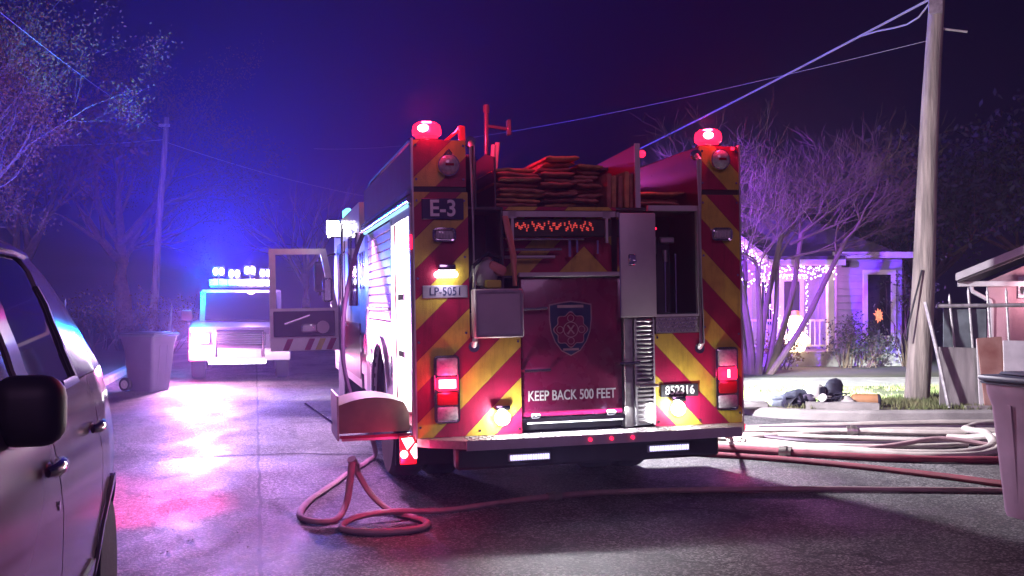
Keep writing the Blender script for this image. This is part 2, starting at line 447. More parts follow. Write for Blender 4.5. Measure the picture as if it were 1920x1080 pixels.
M['wire'] = mat('wire_jacket', (0.42, 0.42, 0.42), 0.5)
M['suv_paint'] = mat('suv_paint', (0.15, 0.12, 0.18), 0.3, coat=0.6, metal=0.2)

# ------------------------------------------------------------------ the setting: ground, road, kerbs, lawn, path
def sheet(name, pts, z, m, **props):
    b = B(); b.bm.faces.new([b.bm.verts.new((x, y, z)) for x, y in pts])
    return b.build(name, m, None, smooth=False, **props)

sheet('ground', [(-380, -380), (380, -380), (380, 380), (-380, 380)], -0.03, M['soil'], kind='structure')
LK, RK = -2.75, 6.75
right_edge = [S(RK, 200), S(RK, 60), S(RK, 20), S(RK, 14.2), (3.35, 14.0), (3.62, 13.72), (4.05, 13.52), (4.8, 13.4), (6.5, 13.45), (9, 13.4), (40, 13.2)]
left_edge = [S(LK, 200), S(LK, 60), S(LK, 22), S(LK, 10), S(LK, -30)]
sheet('road', right_edge + [(40, -30)] + left_edge[::-1], 0.0, M['asphalt'], kind='structure')

def kerb(name, path, side, m):
    b = B(); prof = [(0, -0.02), (0.012, 0.10), (0.04, 0.128), (0.165, 0.132), (0.17, -0.02)]
    rings = []
    n = len(path)
    for i in range(n):
        a, c = Vector(path[max(i-1, 0)]), Vector(path[min(i+1, n-1)])
        t = (c - a).normalized(); nn = Vector((-t.y, t.x)) * side
        p = Vector(path[i])
        rings.append([b.bm.verts.new((p.x + nn.x*u, p.y + nn.y*u, z)) for u, z in prof])
    for i in range(n-1):
        for k in range(len(prof)-1):
            b.bm.faces.new((rings[i][k], rings[i][k+1], rings[i+1][k+1], rings[i+1][k]))
    return b.build(name, m, None, kind='structure')
kerb('kerb_right', right_edge, 1, M['concrete'])
kerb('kerb_left', left_edge, -1, M['concrete'])
def off(path, d, side):
    out = []; n = len(path)
    for i in range(n):
        a, c = Vector(path[max(i-1, 0)]), Vector(path[min(i+1, n-1)])
        t = (c - a).normalized(); nn = Vector((-t.y, t.x)) * side
        out.append((path[i][0] + nn.x*d, path[i][1] + nn.y*d))
    return out
sheet('lawn_right', off(right_edge, 0.16, 1) + [(200, 13.3), (200, 240), (-40, 240)], 0.115, M['soil'], kind='structure')
sheet('lawn_left', off(left_edge, 0.16, -1) + [(-120, -40), (-160, 200)], 0.115, M['soil'], kind='structure')
sheet('path', [(3.6, 17.5), (3.2, 19.6), (9.4, 19.9), (16, 19.8), (16, 17.6), (8.2, 17.75)], 0.121, M['concrete'], kind='structure')
a0, a1 = S(-2.93, 14.2), S(-2.93, 21.5)
b0, b1 = S(-9.5, 14.2), S(-9.5, 21.5)
sheet('driveway', [a0, a1, b1, b0], 0.121, M['concrete'], kind='structure')
M['tar'] = mat('tar_seal', (0.02, 0.02, 0.021), 0.85, var=0.2)
def tar_strip(pts, w, seed):
    rnd = random.Random(seed); b = B(); prev = None
    P_ = []
    for (x0, y0), (x1, y1) in zip(pts, pts[1:]):
        for k_ in range(10):
            t = k_/10; P_.append(Vector((x0+(x1-x0)*t + rnd.uniform(-0.025, 0.025), y0+(y1-y0)*t + rnd.uniform(-0.025, 0.025))))
    for i in range(len(P_)-1):
        t = (P_[min(i+1, len(P_)-1)] - P_[max(i-1, 0)]).normalized(); nn = Vector((-t.y, t.x))*w*rnd.uniform(0.5, 1.2)
        cur = (b.bm.verts.new((P_[i].x+nn.x, P_[i].y+nn.y, 0.004)), b.bm.verts.new((P_[i].x-nn.x, P_[i].y-nn.y, 0.004)))
        if prev: b.bm.faces.new((prev[0], cur[0], cur[1], prev[1]))
        prev = cur
    return b.build('road_crack_seal', M['tar'], None, smooth=False, kind='structure')
tar_strip([(-3.4, 10.2), (-2.2, 10.5), (-0.9, 10.3)], 0.02, 3)
pb = B(); rnd = random.Random(77)
for i in range(420):
    al = rnd.uniform(3.5, 14); la = rnd.gauss(-0.2, 1.3) if i % 3 else rnd.uniform(-1, 5.5)
    x, y = S(la, al)
    r = rnd.choice((0.003, 0.004, 0.006))*rnd.uniform(0.7, 1.2)
    bmesh.ops.create_icosphere(pb.bm, subdivisions=1, radius=r, matrix=Matrix.Translation((x, y, r*0.5)) @ Matrix.Diagonal((rnd.uniform(0.7, 1.4), rnd.uniform(0.7, 1.4), rnd.uniform(0.5, 0.9), 1)))
pb.build('road_grit', M['concrete'], None, smooth=False, kind='stuff', label='pale loose grit scattered over the road', category='grit')

def grass_patch(name, n, region, hmin, hmax, label, seed):
    rnd = random.Random(seed); b = B()
    c = 0
    while c < n:
        x = rnd.uniform(region[0], region[1]); y = rnd.uniform(region[2], region[3])
        if 17.4 < y < 20.0: continue
        if mnoise.noise((x*0.9, y*0.9, 3.1)) + mnoise.noise((x*3.1, y*3.1, 8)) * 0.5 < -0.12 + rnd.uniform(-0.3, 0.2): continue
        if x*CA + y*SA < RK + 0.2 or y < 13.68: continue
        h = rnd.uniform(hmin, hmax); a = rnd.uniform(0, 6.28); w = rnd.uniform(0.006, 0.012)
        lx, ly = rnd.uniform(-0.05, 0.05), rnd.uniform(-0.05, 0.05)
        dx, dy = math.cos(a)*w, math.sin(a)*w
        v = [b.bm.verts.new(q) for q in ((x-dx, y-dy, 0.11), (x+dx, y+dy, 0.11), (x+lx, y+ly, 0.11+h))]
        b.bm.faces.new(v); c += 1
    me = b.build(name, M['grass'], None, smooth=False, kind='stuff', label=label, category='grass')
    return me
grass_patch('grass', 36000, (3.3, 12.0, 13.7, 17.4), 0.03, 0.10, 'short patchy green grass on the lit lawn by the wooden pole', 3)

# ------------------------------------------------------------------ wooden utility poles and their wires
def pole(name, x, y, h, r0, r1, lean, label):
    e = empty(name, (x, y, 0.1), label=label, category='utility pole', group='wooden utility poles')
    b = B(); pts = []; rs = []
    for i in range(14):
        t = i/13; z = -0.15 + t*(h+0.15)
        pts.append((lean[0]*t + 0.015*math.sin(t*9), lean[1]*t, z)); rs.append(r0 + (r1-r0)*t)
    b.tube(pts, rs, seg=18)
    b.build('shaft', M['wood_pole'], e)
    return e
p1 = pole('utility_pole', 6.02, 15.1, 8.2, 0.185, 0.085, (0.42, 0, 0), 'pale weathered wooden utility pole standing beside the leaning iron fence')
B().cyl((0.25, 0, 4.7), (0.26, 0, 4.95), 0.03).box(0.14, 0.34, -0.13, -0.1, 5.75, 5.95).build('wire_bracket', M['iron'], p1)
B().cyl((0.36, -0.02, 5.55), (0.72, -0.1, 5.48), 0.018).build('guy_hook', M['iron'], p1)
b = B(); b.tube([(0.02, -0.17, 1.95), (-0.1, -0.19, 1.5), (-0.2, -0.2, 1.1), (-0.205, -0.17, 0.9)], 0.014, seg=6); b.build('ground_cable', M['black'], p1)
p2 = pole('utility_pole', -14.6, 41.0, 9.0, 0.17, 0.10, (0.62, 0, 0), 'tall far utility pole behind the left wheeled bin')
B().box(0.35, 0.8, -0.14, -0.1, 8.6, 8.72).build('wire_bracket', M['iron'], p2)
p3 = pole('utility_pole', *S(9.4, 52), 7.6, 0.17, 0.10, (0.1, 0, 0), 'distant utility pole beyond the fire engine where the bright wire ends')

def wire(label, a, c, sag, r, name='overhead_wire', n=40):
    a, c = Vector(a), Vector(c); pts = []
    for i in range(n+1):
        t = i/n; p = a.lerp(c, t); p.z -= sag*4*t*(1-t); pts.append(p)
    return B().tube(pts, r, seg=5).build(name, M['wire'], None, label=label, category='wire', group='overhead wires')
x3, y3 = S(9.4, 52)
wire('bright main wire running from the wooden pole down past the right beacon', (6.22, 14.98, 6.08), (x3, y3, 5.3), 0.35, 0.019)
w = B(); w.tube([(6.24, 14.97, 6.15), (6.2, 15.1, 6.0), (6.14, 15.3, 5.88), (6.06, 15.55, 5.84), (5.98, 15.85, 5.87), (5.88, 16.3, 5.94), (5.75, 16.8, 5.98)], 0.014, seg=6)
w.build('drop_wire', M['wire'], None, label='short looped drop wire joining the main wire near the pole top', category='wire')
wire('faint wire crossing the dark sky left of the wooden pole', (6.3, 15.1, 5.5), (-9, 46, 8.6), 0.5, 0.004)
wire('thin wire dropping from the left far pole across the upper left corner', (-14.0, 41, 8.6), (-7.0, 9.0, 6.2), 0.3, 0.005)
wire('thin wire from the left far pole towards the left tree', (-14.1, 41, 8.2), (-21, 34, 7.0), 0.2, 0.012)
wire('thin wire from the left far pole towards the distant engine side pole', (-14.0, 41, 8.1), (x3, y3, 6.6), 0.4, 0.010)

# ------------------------------------------------------------------ houses on the right
hx, hy_ = 0.0, 23.5
house = empty('bungalow_house', (7.3, 23.5, 0.1), label='small violet bungalow with lit porch behind the bare tree', category='house')
def hp(name, bb, m, parent=None, **k): return bb.build(name, M[m], parent or house, **k)
# local coordinates: x from the house origin, y away from camera, z from 0.1
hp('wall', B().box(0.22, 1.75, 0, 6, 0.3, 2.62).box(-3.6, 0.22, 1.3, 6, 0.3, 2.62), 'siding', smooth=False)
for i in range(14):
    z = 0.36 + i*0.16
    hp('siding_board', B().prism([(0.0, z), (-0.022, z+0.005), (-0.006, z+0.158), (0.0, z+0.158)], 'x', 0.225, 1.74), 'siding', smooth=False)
hp('foundation', B().box(0.2, 1.78, -0.02, 6, -0.05, 0.3), 'concrete', smooth=False)
hp('porch_floor', B().box(-3.2, 0.2, -0.25, 1.3, -0.05, 0.36, 0.01), 'concrete', smooth=False)
# main roof: gable running away from the camera, eave on the right block
rf = B(); rf.prism([(0.0, 2.62), (2.05, 2.58), (2.05, 2.68), (-0.9, 3.75), (-3.9, 2.68), (-3.9, 2.58), (-3.6, 2.62)], 'y', 0.9, 6.4)
rf.prism([(0.05, 2.52), (2.05, 2.50), (2.05, 2.62), (0.05, 2.66)], 'y', -0.35, 1.0)
hp('roof', rf, 'shingle', smooth=False)
hp('fascia', B().box(0.02, 2.07, -0.39, -0.352, 2.50, 2.64), 'trim', smooth=False)
pr = B(); pr.prism([(-0.45, 2.46), (1.3, 2.98), (1.3, 3.02), (-0.45, 2.54)], 'x', -1.45, 0.28); hp('porch_roof', pr, 'shingle', smooth=False)
hp('porch_fascia', B().box(-1.45, 0.28, -0.49, -0.452, 2.33, 2.46), 'trim', smooth=False)
# gabled left part of the porch with the descending rake
rk = B(); rk.prism([(-1.5, 2.42), (-1.5, 2.54), (-2.9, 3.62), (-3.9, 2.9), (-3.9, 2.78), (-2.9, 3.48)], 'y', -0.5, 1.2)
hp('porch_gable', rk, 'trim', smooth=False)
for x in (-1.27, -0.02, -2.35): hp('porch_post', B().box(x-0.08, x+0.08, -0.4, -0.24, 0.36, 2.34, 0.012), 'trim', smooth=False)
d = hp('door', B().box(-0.66, -0.28, 1.24, 1.296, 0.36, 2.0), 'black', smooth=False)
hp('door_frame', B().box(-0.76, -0.664, 1.22, 1.295, 0.36, 2.1).box(-0.276, -0.18, 1.22, 1.295, 0.36, 2.1).box(-0.664, -0.276, 1.222, 1.293, 2.004, 2.1), 'trim', smooth=False)
for i in range(6): hp('door_bar', B().cyl((-0.62+i*0.06, 1.22, 0.42), (-0.62+i*0.06, 1.22, 1.05), 0.008, seg=6), 'iron', d)
wf = hp('window', B().box(-1.2, -0.86, 1.26, 1.292, 0.95, 2.0), 'glass', smooth=False)
hp('window_frame', B().box(-1.26, -1.202, 1.22, 1.29, 0.9, 2.06).box(-0.858, -0.8, 1.22, 1.29, 0.9, 2.06).box(-1.202, -0.858, 1.222, 1.288, 2.002, 2.06), 'trim', wf, smooth=False)
for i in range(5): hp('window_bar', B().cyl((-1.15+i*0.062, 1.2, 0.95), (-1.15+i*0.062, 1.2, 2.0), 0.007, seg=6), 'iron', wf)
w2 = hp('window', B().box(0.93, 1.47, -0.035, -0.012, 0.72, 2.13), 'glass', smooth=False)
hp('window_frame', B().box(0.82, 0.928, -0.075, -0.03, 0.62, 2.24).box(1.472, 1.58, -0.075, -0.03, 0.62, 2.24).box(0.928, 1.472, -0.073, -0.031, 2.132, 2.24).box(0.928, 1.472, -0.073, -0.031, 0.62, 0.718).box(0.79, 1.61, -0.11, -0.076, 0.58, 0.64), 'trim', w2, smooth=False)
for x0, x1 in ((-1.2, -0.15), (-2.3, -1.35)):
    hp('porch_rail', B().box(x0, x1, -0.34, -0.3, 1.05, 1.1).box(x0, x1, -0.34, -0.3, 0.48, 0.52), 'trim', smooth=False)
    n = int((x1-x0)/0.11)
    for i in range(n): hp('baluster', B().box(x0+0.05+i*0.11, x0+0.07+i*0.11, -0.33, -0.31, 0.52, 1.05), 'trim', smooth=False)
hp('porch_lamp', B().box(0.33, 0.5, -0.08, -0.02, 2.3, 2.44, 0.01), 'black')

# a lit poinsettia star hanging in the window
st = B(); rnd = random.Random(5)
for k in range(11):
    a = k*0.571; r = rnd.uniform(0.09, 0.17)
    c = Vector((8.47, 23.43, 1.28+0.0))
    tip = c + Vector((math.cos(a)*r*0.8, -0.01*k/11, math.sin(a)*r*1.1))
    sd = Vector((-math.sin(a), 0, math.cos(a)))*0.03
    mid = c.lerp(tip, 0.55) + Vector((0, -0.02, 0))
    st.quad(c, mid + sd, tip, mid - sd)
st.sph((8.47, 23.415, 1.28), 0.028, u=8, v=6)
M['e_star'] = mat('lit_star', (0.8, 0.2, 0.1), 0.4, emit=(1.0, 0.25, 0.14), es=1.1, vscale=14, col2=(0.8, 0.7, 0.3))
st.build('window_star', M['e_star'], None, label='red and gold star decoration lit in the bungalow window', category='decoration')

# string lights: one thing per run
def bulbs(label, segs, n, seed, drop=0.0, spread=0.03):
    rnd = random.Random(seed); root = empty('string_lights', (*segs[0][0][:2], 0.1), label=label, category='string lights', group='string lights on the bungalow porch')
    bw = B(); bb = B(); ox, oy = segs[0][0][:2]
    for a, c in segs:
        a, c = Vector(a), Vector(c)
        q = Vector((ox, oy, 0.1))
        bw.tube([a - q, (a+c)/2 - q - Vector((0, 0, 0.015)), c - q], 0.006, seg=4)
        k = max(2, int(n*(c-a).length))
        for i in range(k):
            p = a.lerp(c, (i+rnd.random()*0.7)/k) - q + Vector((rnd.uniform(-spread, spread), rnd.uniform(-spread, spread), rnd.uniform(-drop, 0.01)))
            bmesh.ops.create_icosphere(bb.bm, subdivisions=1, radius=rnd.uniform(0.012, 0.022), matrix=Matrix.Translation(p))
    bw.build('cable', M['black'], root)
    o = bb.build('bulbs', M['e_bulb'], root); o['kind'] = 'stuff'
    return root
Y0 = 23.0
bulbs('dense icicle lights hanging under the straight porch eave', [((5.8, Y0-0.02, 2.42), (7.35, Y0-0.02, 2.4))], 75, 1, drop=0.3)
bulbs('icicle lights running down the sloping gable edge of the porch', [((4.35, Y0-0.08, 3.55), (5.75, Y0-0.06, 2.52))], 75, 2, drop=0.26)
bulbs('icicle lights on the porch eave left of the first post', [((4.6, Y0+0.1, 2.3), (5.75, Y0+0.1, 2.3))], 60, 3, drop=0.35)
bulbs('string lights framing the dark front door', [((6.5, 24.68, 0.5), (6.5, 24.68, 2.25)), ((6.5, 24.68, 2.25), (7.18, 24.68, 2.25)), ((7.18, 24.68, 2.25), (7.18, 24.68, 0.5))], 16, 4, spread=0.02)
bulbs('string lights wound down the middle porch post', [((5.75, 23.08, 2.3), (5.85, 23.05, 1.5)), ((5.85, 23.05, 1.5), (6.1, 23.08, 1.1))], 22, 5)
bulbs('string lights hanging in a line down the left porch corner', [((5.1, 23.05, 2.3), (5.2, 23.05, 1.4)), ((5.2, 23.05, 1.4), (4.95, 23.05, 0.6))], 22, 6)
lamp('porch_glow', 'POINT', (6.7, 23.25, 2.2), 110, (1.0, 0.28, 0.8), radius=0.15)
lamp('porch_glow', 'POINT', (5.0, 22.85, 2.3), 100, (1.0, 0.3, 0.85), radius=0.15)

# glowing moulded yard figure on the porch: stacked round body with arms and hat
fg = empty('glowing_yard_figure', (6.48, 23.15, 0.46), label='glowing white moulded winter figure standing on the porch', category='decoration')
body = B(); body.lathe([(0.14, 0.0), (0.20, 0.04), (0.235, 0.18), (0.22, 0.34), (0.15, 0.46), (0.12, 0.49), (0.15, 0.53), (0.185, 0.64), (0.17, 0.75), (0.10, 0.84), (0.02, 0.86)], seg=18)
body.build('body', M['e_warm'], fg)
B().lathe([(0.16, 0.81), (0.165, 0.83), (0.10, 0.84), (0.095, 0.93), (0.0, 0.94)], seg=16).build('hat', M['e_star'], fg)
B().tube([(-0.19, 0, 0.36), (-0.27, -0.05, 0.28), (-0.24, -0.14, 0.22)], 0.045, seg=8).build('arm', M['e_warm'], fg)
B().tube([(0.19, 0, 0.36), (0.27, -0.05, 0.28), (0.24, -0.14, 0.22)], 0.045, seg=8).build('arm', M['e_warm'], fg)
B().tube([(-0.13, -0.06, 0.5), (0, -0.14, 0.48), (0.13, -0.06, 0.5), (0, 0.12, 0.5), (-0.13, -0.06, 0.5)], 0.035, seg=6).build('scarf', M['e_star'], fg)
lamp('figure_glow', 'POINT', (6.48, 22.8, 0.95), 22, (1.0, 0.62, 0.45), radius=0.1)

# pink outbuilding behind the fence
shed = empty('pink_outbuilding', (8.0, 16.8, 0.1), R(-25), label='pink stucco outbuilding with pale gable at the right edge', category='building')
B().prism([(-0.1, 0), (6, 0), (6, 1.95), (2.9, 3.2), (-0.1, 1.83)], 'y', 0, 4).build('wall', M['pink_wall'], shed, smooth=False)
B().prism([(-0.55, 1.80), (-0.55, 1.90), (2.9, 3.42), (6.3, 1.9), (6.3, 1.8), (2.9, 3.28)], 'y', -0.45, 4.3).build('roof', M['shingle'], shed, smooth=False)
B().prism([(-0.58, 1.83), (-0.58, 1.95), (2.9, 3.47), (2.9, 3.32)], 'y', -0.50, -0.455).build('barge_board', M['trim'], shed, smooth=False)
B().box(-0.56, 1.2, -0.16, -0.02, 1.74, 1.83, 0.01).build('gutter', M['trim'], shed, smooth=False)
B().tube([(-0.35, -0.1, 1.74), (-0.33, -0.1, 1.66), (-0.06, -0.07, 1.5), (-0.04, -0.06, 1.4), (-0.04, -0.06, 0.1)], 0.035, seg=8).build('downpipe', M['trim'], shed)
B().box(0.35, 0.75, -0.03, -0.004, 1.55, 1.9).build('wall_vent', M['pale_sheet'], shed, smooth=False)
wl = B().box(0.43, 0.55, -0.12, -0.034, 1.62, 1.72, 0.015).build('wall_lamp', M['black'], shed)
B().sph((0.49, -0.13, 1.65), 0.035, u=10, v=6).build('bulb', M['e_warm'], wl)
lamp('wall_lamp_light', 'POINT', (8.42, 16.2, 1.75), 26, (1.0, 0.62, 0.72), radius=0.05)

# iron fence with sheets leaning on it
fence = empty('iron_fence', (5.95, 14.2, 0.1), label='leaning white iron picket fence beside the wooden pole', category='fence')
B().tube([(0.0, 0, 1.42), (1.6, 0.02, 1.44), (3.4, 0.04, 1.46)], 0.028, seg=8).build('top_rail', M['iron'], fence)
B().tube([(0.25, 0, 0.06), (1.6, 0.02, 0.06), (3.4, 0.04, 0.06)], 0.024, seg=8).build('bottom_rail', M['iron'], fence)
for i in range(11):
    xt = 0.19 + 0.265*i; zt = 1.50 if i == 0 else 1.60; xb = xt + max(0.06, 0.15 - 0.02*i)
    b = B().tube([(xb, 0.02, 0.02), ((xb+xt)/2, 0.02, 0.8), (xt, 0.02, zt)], 0.017, seg=7)
    b.cyl((xt, 0.02, zt), (xt-0.005, 0.02, zt+0.09), 0.024, 0.002, seg=7)
    b.build('picket', M['iron'], fence)
B().box(0.12, 0.72, 0.05, 0.07, 0.7, 1.38).build('mesh_screen', M['screen'], fence, smooth=False)
def leaner(name, x0, x1, z1, y, tilt, m, label, cat):
    o = B().box(x0, x1, 0, 0.02, 0, z1, 0.003).build(name, M[m], None, smooth=False, label=label, category=cat)
    o.location = (5.95, y, 0.12); o.rotation_euler = (R(-6), R(tilt), 0)
    return o
leaner('wire_mesh_panel', -0.04, 0.56, 0.84, 14.0, 2, 'board', 'weathered grey panel leaning low against the iron fence', 'panel')
leaner('rusty_sheet', 0.52, 0.86, 0.93, 13.86, -4, 'rust', 'rust stained metal sheet leaning beside the right wheeled bin', 'metal sheet')
leaner('pale_board', 0.48, 0.76, 0.95, 13.93, 0, 'pale_sheet', 'pale board leaning behind the rust stained sheet', 'board')
leaner('pale_board', 0.77, 1.10, 0.95, 13.80, 1, 'pale_sheet', 'pale board leaning right above the wheeled bin lid', 'board')
B().tube([(5.75, 14.1, 1.58), (5.87, 14.0, 0.9), (5.97, 13.84, 0.13)], 0.026, seg=8).build('loose_pole', M['iron'], None, label='white loose metal pole leaning between wooden pole and fence', category='pole')
tb = B().box(-0.1, 0.5, -0.03, 0.03, 0, 0.05).box(0.45, 0.52, -0.03, 0.2, 0, 0.16).build('timber_scrap', M['board'], None, smooth=False, label='small timber scrap lying at the foot of the fence', category='timber')
tb.location = (6.25, 13.75, 0.12)

# ------------------------------------------------------------------ the fire engine (local: x right, y forward, z up, origin under the rear face)
eng = empty('fire_engine', (0.545, 7.458, 0), R(14.2), label='red fire engine seen from behind with red and yellow chevrons', category='fire engine')
def E_(name, b, m, parent=None, lean=True, **k):
    return b.build(name, M[m], parent or eng, lean=lean, **k)
def EL(p): return (p[0] - LEAN*(p[2]-0.5), p[1], p[2] + LEAN*p[0])

# chassis and underside
E_('chassis', B().box(-0.45, -0.35, 0.1, 8.2, 0.5, 0.68).box(0.35, 0.45, 0.1, 8.2, 0.5, 0.68).box(-0.9, 0.9, 0.3, 0.5, 0.42, 0.6).box(-0.35, 0.35, 0.6, 1.2, 0.36, 0.6), 'black', smooth=False)
# left compartment bank built hollow: open lit locker at the rear, roller shutters ahead
lb = B()
lb.box(-1.25, -0.87, 0.0, 0.05, 0.62, 2.73)            # rear wall
lb.box(-1.25, -0.87, 0.05, 3.3, 2.28, 2.73, 0.012)       # upper bin
lb.box(-0.91, -0.872, 0.05, 3.3, 0.62, 2.279)           # inner wall
lb.box(-1.25, -0.912, 0.05, 1.05, 0.62, 0.68)           # locker floor
lb.box(-1.25, -0.912, 1.051, 1.16, 0.62, 2.279)           # divider
lb.box(-1.25, -0.912, 1.161, 3.0, 1.30, 1.42)           # beam over the wheel
lb.box(-1.25, -0.912, 3.001, 3.3, 0.62, 2.279)           # front divider
E_('left_locker_bank', lb, 'red', smooth=False)
E_('locker_lining', B().box(-0.94, -0.913, 0.06, 1.04, 0.70, 2.27).box(-1.24, -0.945, 1.03, 1.048, 0.70, 2.27).box(-1.24, -0.945, 0.055, 0.07, 0.70, 2.27), 'white_paint', smooth=False)
for z in (1.15, 1.6): E_('locker_shelf', B().box(-1.22, -0.945, 0.075, 1.025, z, z+0.02).box(-1.225, -1.21, 0.075, 1.025, z, z+0.05), 'satin', smooth=False)
E_('locker_frame', B().box(-1.275, -1.252, 0.02, 0.07, 0.62, 2.28).box(-1.275, -1.252, 1.03, 1.10, 0.62, 2.28).box(-1.272, -1.253, 0.07, 1.03, 2.2, 2.28), 'satin', smooth=False)
E_('locker_light', B().box(-1.215, -1.195, 1.0, 1.02, 0.75, 2.2).box(-1.215, -1.195, 0.08, 0.10, 0.75, 2.2), 'e_white', smooth=False)
lamp('locker_lamp', 'POINT', EL((-1.12, 0.55, 1.9)), 55, (1.0, 0.88, 1.0), eng, radius=0.06)
lamp('locker_lamp', 'POINT', EL((-1.14, 0.55, 1.35)), 55, (1.0, 0.88, 1.0), eng, radius=0.06)
lamp('locker_lamp', 'POINT', EL((-1.14, 0.55, 0.95)), 35, (1.0, 0.88, 1.0), eng, radius=0.06)
for k, (y, z, s) in enumerate(((0.3, 1.18, 0.12), (0.62, 1.18, 0.15), (0.85, 1.63, 0.11), (0.45, 1.63, 0.13), (0.4, 0.69, 0.16))):
    o = B().box(-1.14, -0.98, -s/1.6, s/1.6, 0, s*1.5, 0.02, seg=2).build('equipment_case', M[('gear_dark', 'gear_orange', 'gear_white', 'gear_dark', 'gear_pink')[k]], None,
        label=('dark case on the lower shelf near the locker rear', 'orange case on the lower shelf of the open side locker', 'white case on the upper shelf of the open side locker', 'dark case on the upper shelf of the open side locker', 'pink case on the floor of the open side locker')[k], category='case', group='cases in the open side locker')
    p = Vector((0, y, z)); a = R(14.2)
    o.location = (0.545 - p.y*math.sin(a) + 0.0, 7.458 + p.y*math.cos(a), p.z + 0.02 - LEAN*1.1)
    o.rotation_euler = (0, 0, a)
    o.location.z = z - LEAN*1.06
# roller shutters ahead of the open locker, slats as pieces
for (y0, y1, z0, z1) in ((1.18, 2.98, 1.43, 2.26),):
    sh = E_('roller_shutter', B().box(-1.236, -1.222, y0, y1, z0, z1), 'satin', smooth=False)
    n = int((z1-z0)/0.075)
    for i in range(n):
        zz = z0 + i*(z1-z0)/n
        B().box(-1.252, -1.237, y0+0.01, y1-0.01, zz+0.004, zz+(z1-z0)/n-0.004, 0.004).build('slat', M['satin'], sh, lean=True, smooth=False)
    E_('shutter_bar', B().cyl((-1.265, y0+0.1, z0+0.1), (-1.265, y1-0.1, z0+0.1), 0.014), 'chrome')
E_('awning_rail', B().cyl((-1.27, -0.01, 2.31), (-1.27, 3.3, 2.31), 0.028).box(-1.29, -1.252, 0.0, 3.28, 2.345, 2.375), 'chrome')
E_('rail_glint', B().box(-1.285, -1.268, 0.06, 3.2, 2.262, 2.278), 'e_rail_glint', smooth=False)  # glowing strip stands in for the rail's reflection
E_('roof_rail', B().tube([(-1.2, 0.25, 2.75), (-1.2, 0.4, 2.79), (-1.2, 3.0, 2.79), (-1.2, 3.2, 2.75)], 0.02), 'chrome')
# wheel arch ring and fender
fa = B()
for rr0, rr1, x0, x1 in ((0.60, 0.66, -1.275, -1.24),):
    n = 16; pr = []
    for i in range(n+1):
        a = math.pi*i/n; pr.append((2.08 + rr1*math.cos(a), 0.62 + rr1*math.sin(a)))
    for i in range(n, -1, -1):
        a = math.pi*i/n; pr.append((2.08 + rr0*math.cos(a), 0.62 + rr0*math.sin(a)))
    fa.prism(pr, 'x', x0, x1)
E_('wheel_arch', fa, 'chrome')
pan = B()
def arch_panel(bb, x0, x1, y0, y1, z0, z1, cy_, r):
    pts = [(y0, z0), (cy_-r, z0)] + [(cy_ - r*math.cos(math.pi*i/14), z0 + r*math.sin(math.pi*i/14)) for i in range(1, 14)] + [(cy_+r, z0), (y1, z0), (y1, z1), (y0, z1)]
    bb.prism(pts, 'x', x0, x1)
arch_panel(pan, -1.25, -1.225, 1.17, 2.998, 0.62, 1.298, 2.08, 0.6)
E_('fender_panel', pan, 'white_paint', smooth=False)
E_('fender_stripe', B().box(-1.2535, -1.2505, 1.2, 2.9, 1.31, 1.40), 'letter', smooth=False)
E_('breathing_cylinder_hatch', B().cyl((-1.253, 1.33, 1.05), (-1.262, 1.33, 1.05), 0.09, seg=18).cyl((-1.253, 2.82, 1.05), (-1.262, 2.82, 1.05), 0.09, seg=18), 'chrome')

# right bank
rb = B().box(0.93, 1.25, 0.0, 3.3, 0.62, 2.73, 0.012)
E_('right_locker_bank', rb, 'red', smooth=False)
E_('right_roof_rail', B().tube([(1.2, 0.25, 2.75), (1.2, 0.4, 2.79), (1.2, 3.0, 2.79), (1.2, 3.2, 2.75)], 0.02), 'chrome')
# rear chevron skins
E_('rear_panel', B().prism([(-1.252, 0.625), (-0.49, 0.625), (-0.49, 1.318), (-0.862, 1.318), (-0.862, 2.36), (-1.252, 2.36)], 'y', -0.022, -0.002), 'chevron', smooth=False, label='left chevron panel')
E_('rear_panel', B().box(-1.252, -0.872, -0.022, -0.002, 2.40, 2.728), 'chevron', smooth=False, label='upper left chevron panel')
E_('rear_panel', B().prism([(1.252, 0.625), (0.544, 0.625), (0.544, 1.318), (0.93, 1.318), (0.93, 2.36), (1.252, 2.36)], 'y', -0.022, -0.002), 'chevron', smooth=False, label='right chevron panel')
E_('rear_panel', B().box(0.93, 1.252, -0.022, -0.002, 2.40, 2.728), 'chevron', smooth=False, label='upper right chevron panel')
E_('panel_gap', B().box(-1.25, -0.872, -0.012, -0.003, 2.362, 2.398).box(0.932, 1.25, -0.012, -0.003, 2.362, 2.398), 'black', smooth=False)
E_('lower_shell', B().box(-0.872, -0.49, 0.0, 1.2, 0.63, 1.30).box(0.545, 0.929, 0.0, 1.2, 0.63, 1.30), 'red', smooth=False)
E_('corner_trim', B().box(-1.262, -1.25, -0.03, 0.018, 0.62, 2.74).box(1.25, 1.262, -0.03, 0.018, 0.62, 2.74), 'satin', smooth=False)

# panel bolts
for x, z in [(-1.23, z) for z in (0.7, 1.3, 1.75, 2.3, 2.45, 2.69)] + [(-0.89, z) for z in (1.36, 1.9, 2.3, 2.45, 2.69)] + [(1.23, z) for z in (0.7, 1.3, 1.75, 2.3, 2.45, 2.69)] + [(0.95, z) for z in (1.36, 1.9, 2.3, 2.45, 2.69)] + [(-0.51, 0.66), (-0.51, 1.29), (-0.8, 0.66), (0.565, 0.66), (0.565, 1.29), (0.9, 0.66)]:
    E_('panel_bolt', B().cyl((x, -0.022, z), (x, -0.027, z), 0.009, seg=8), 'chrome')
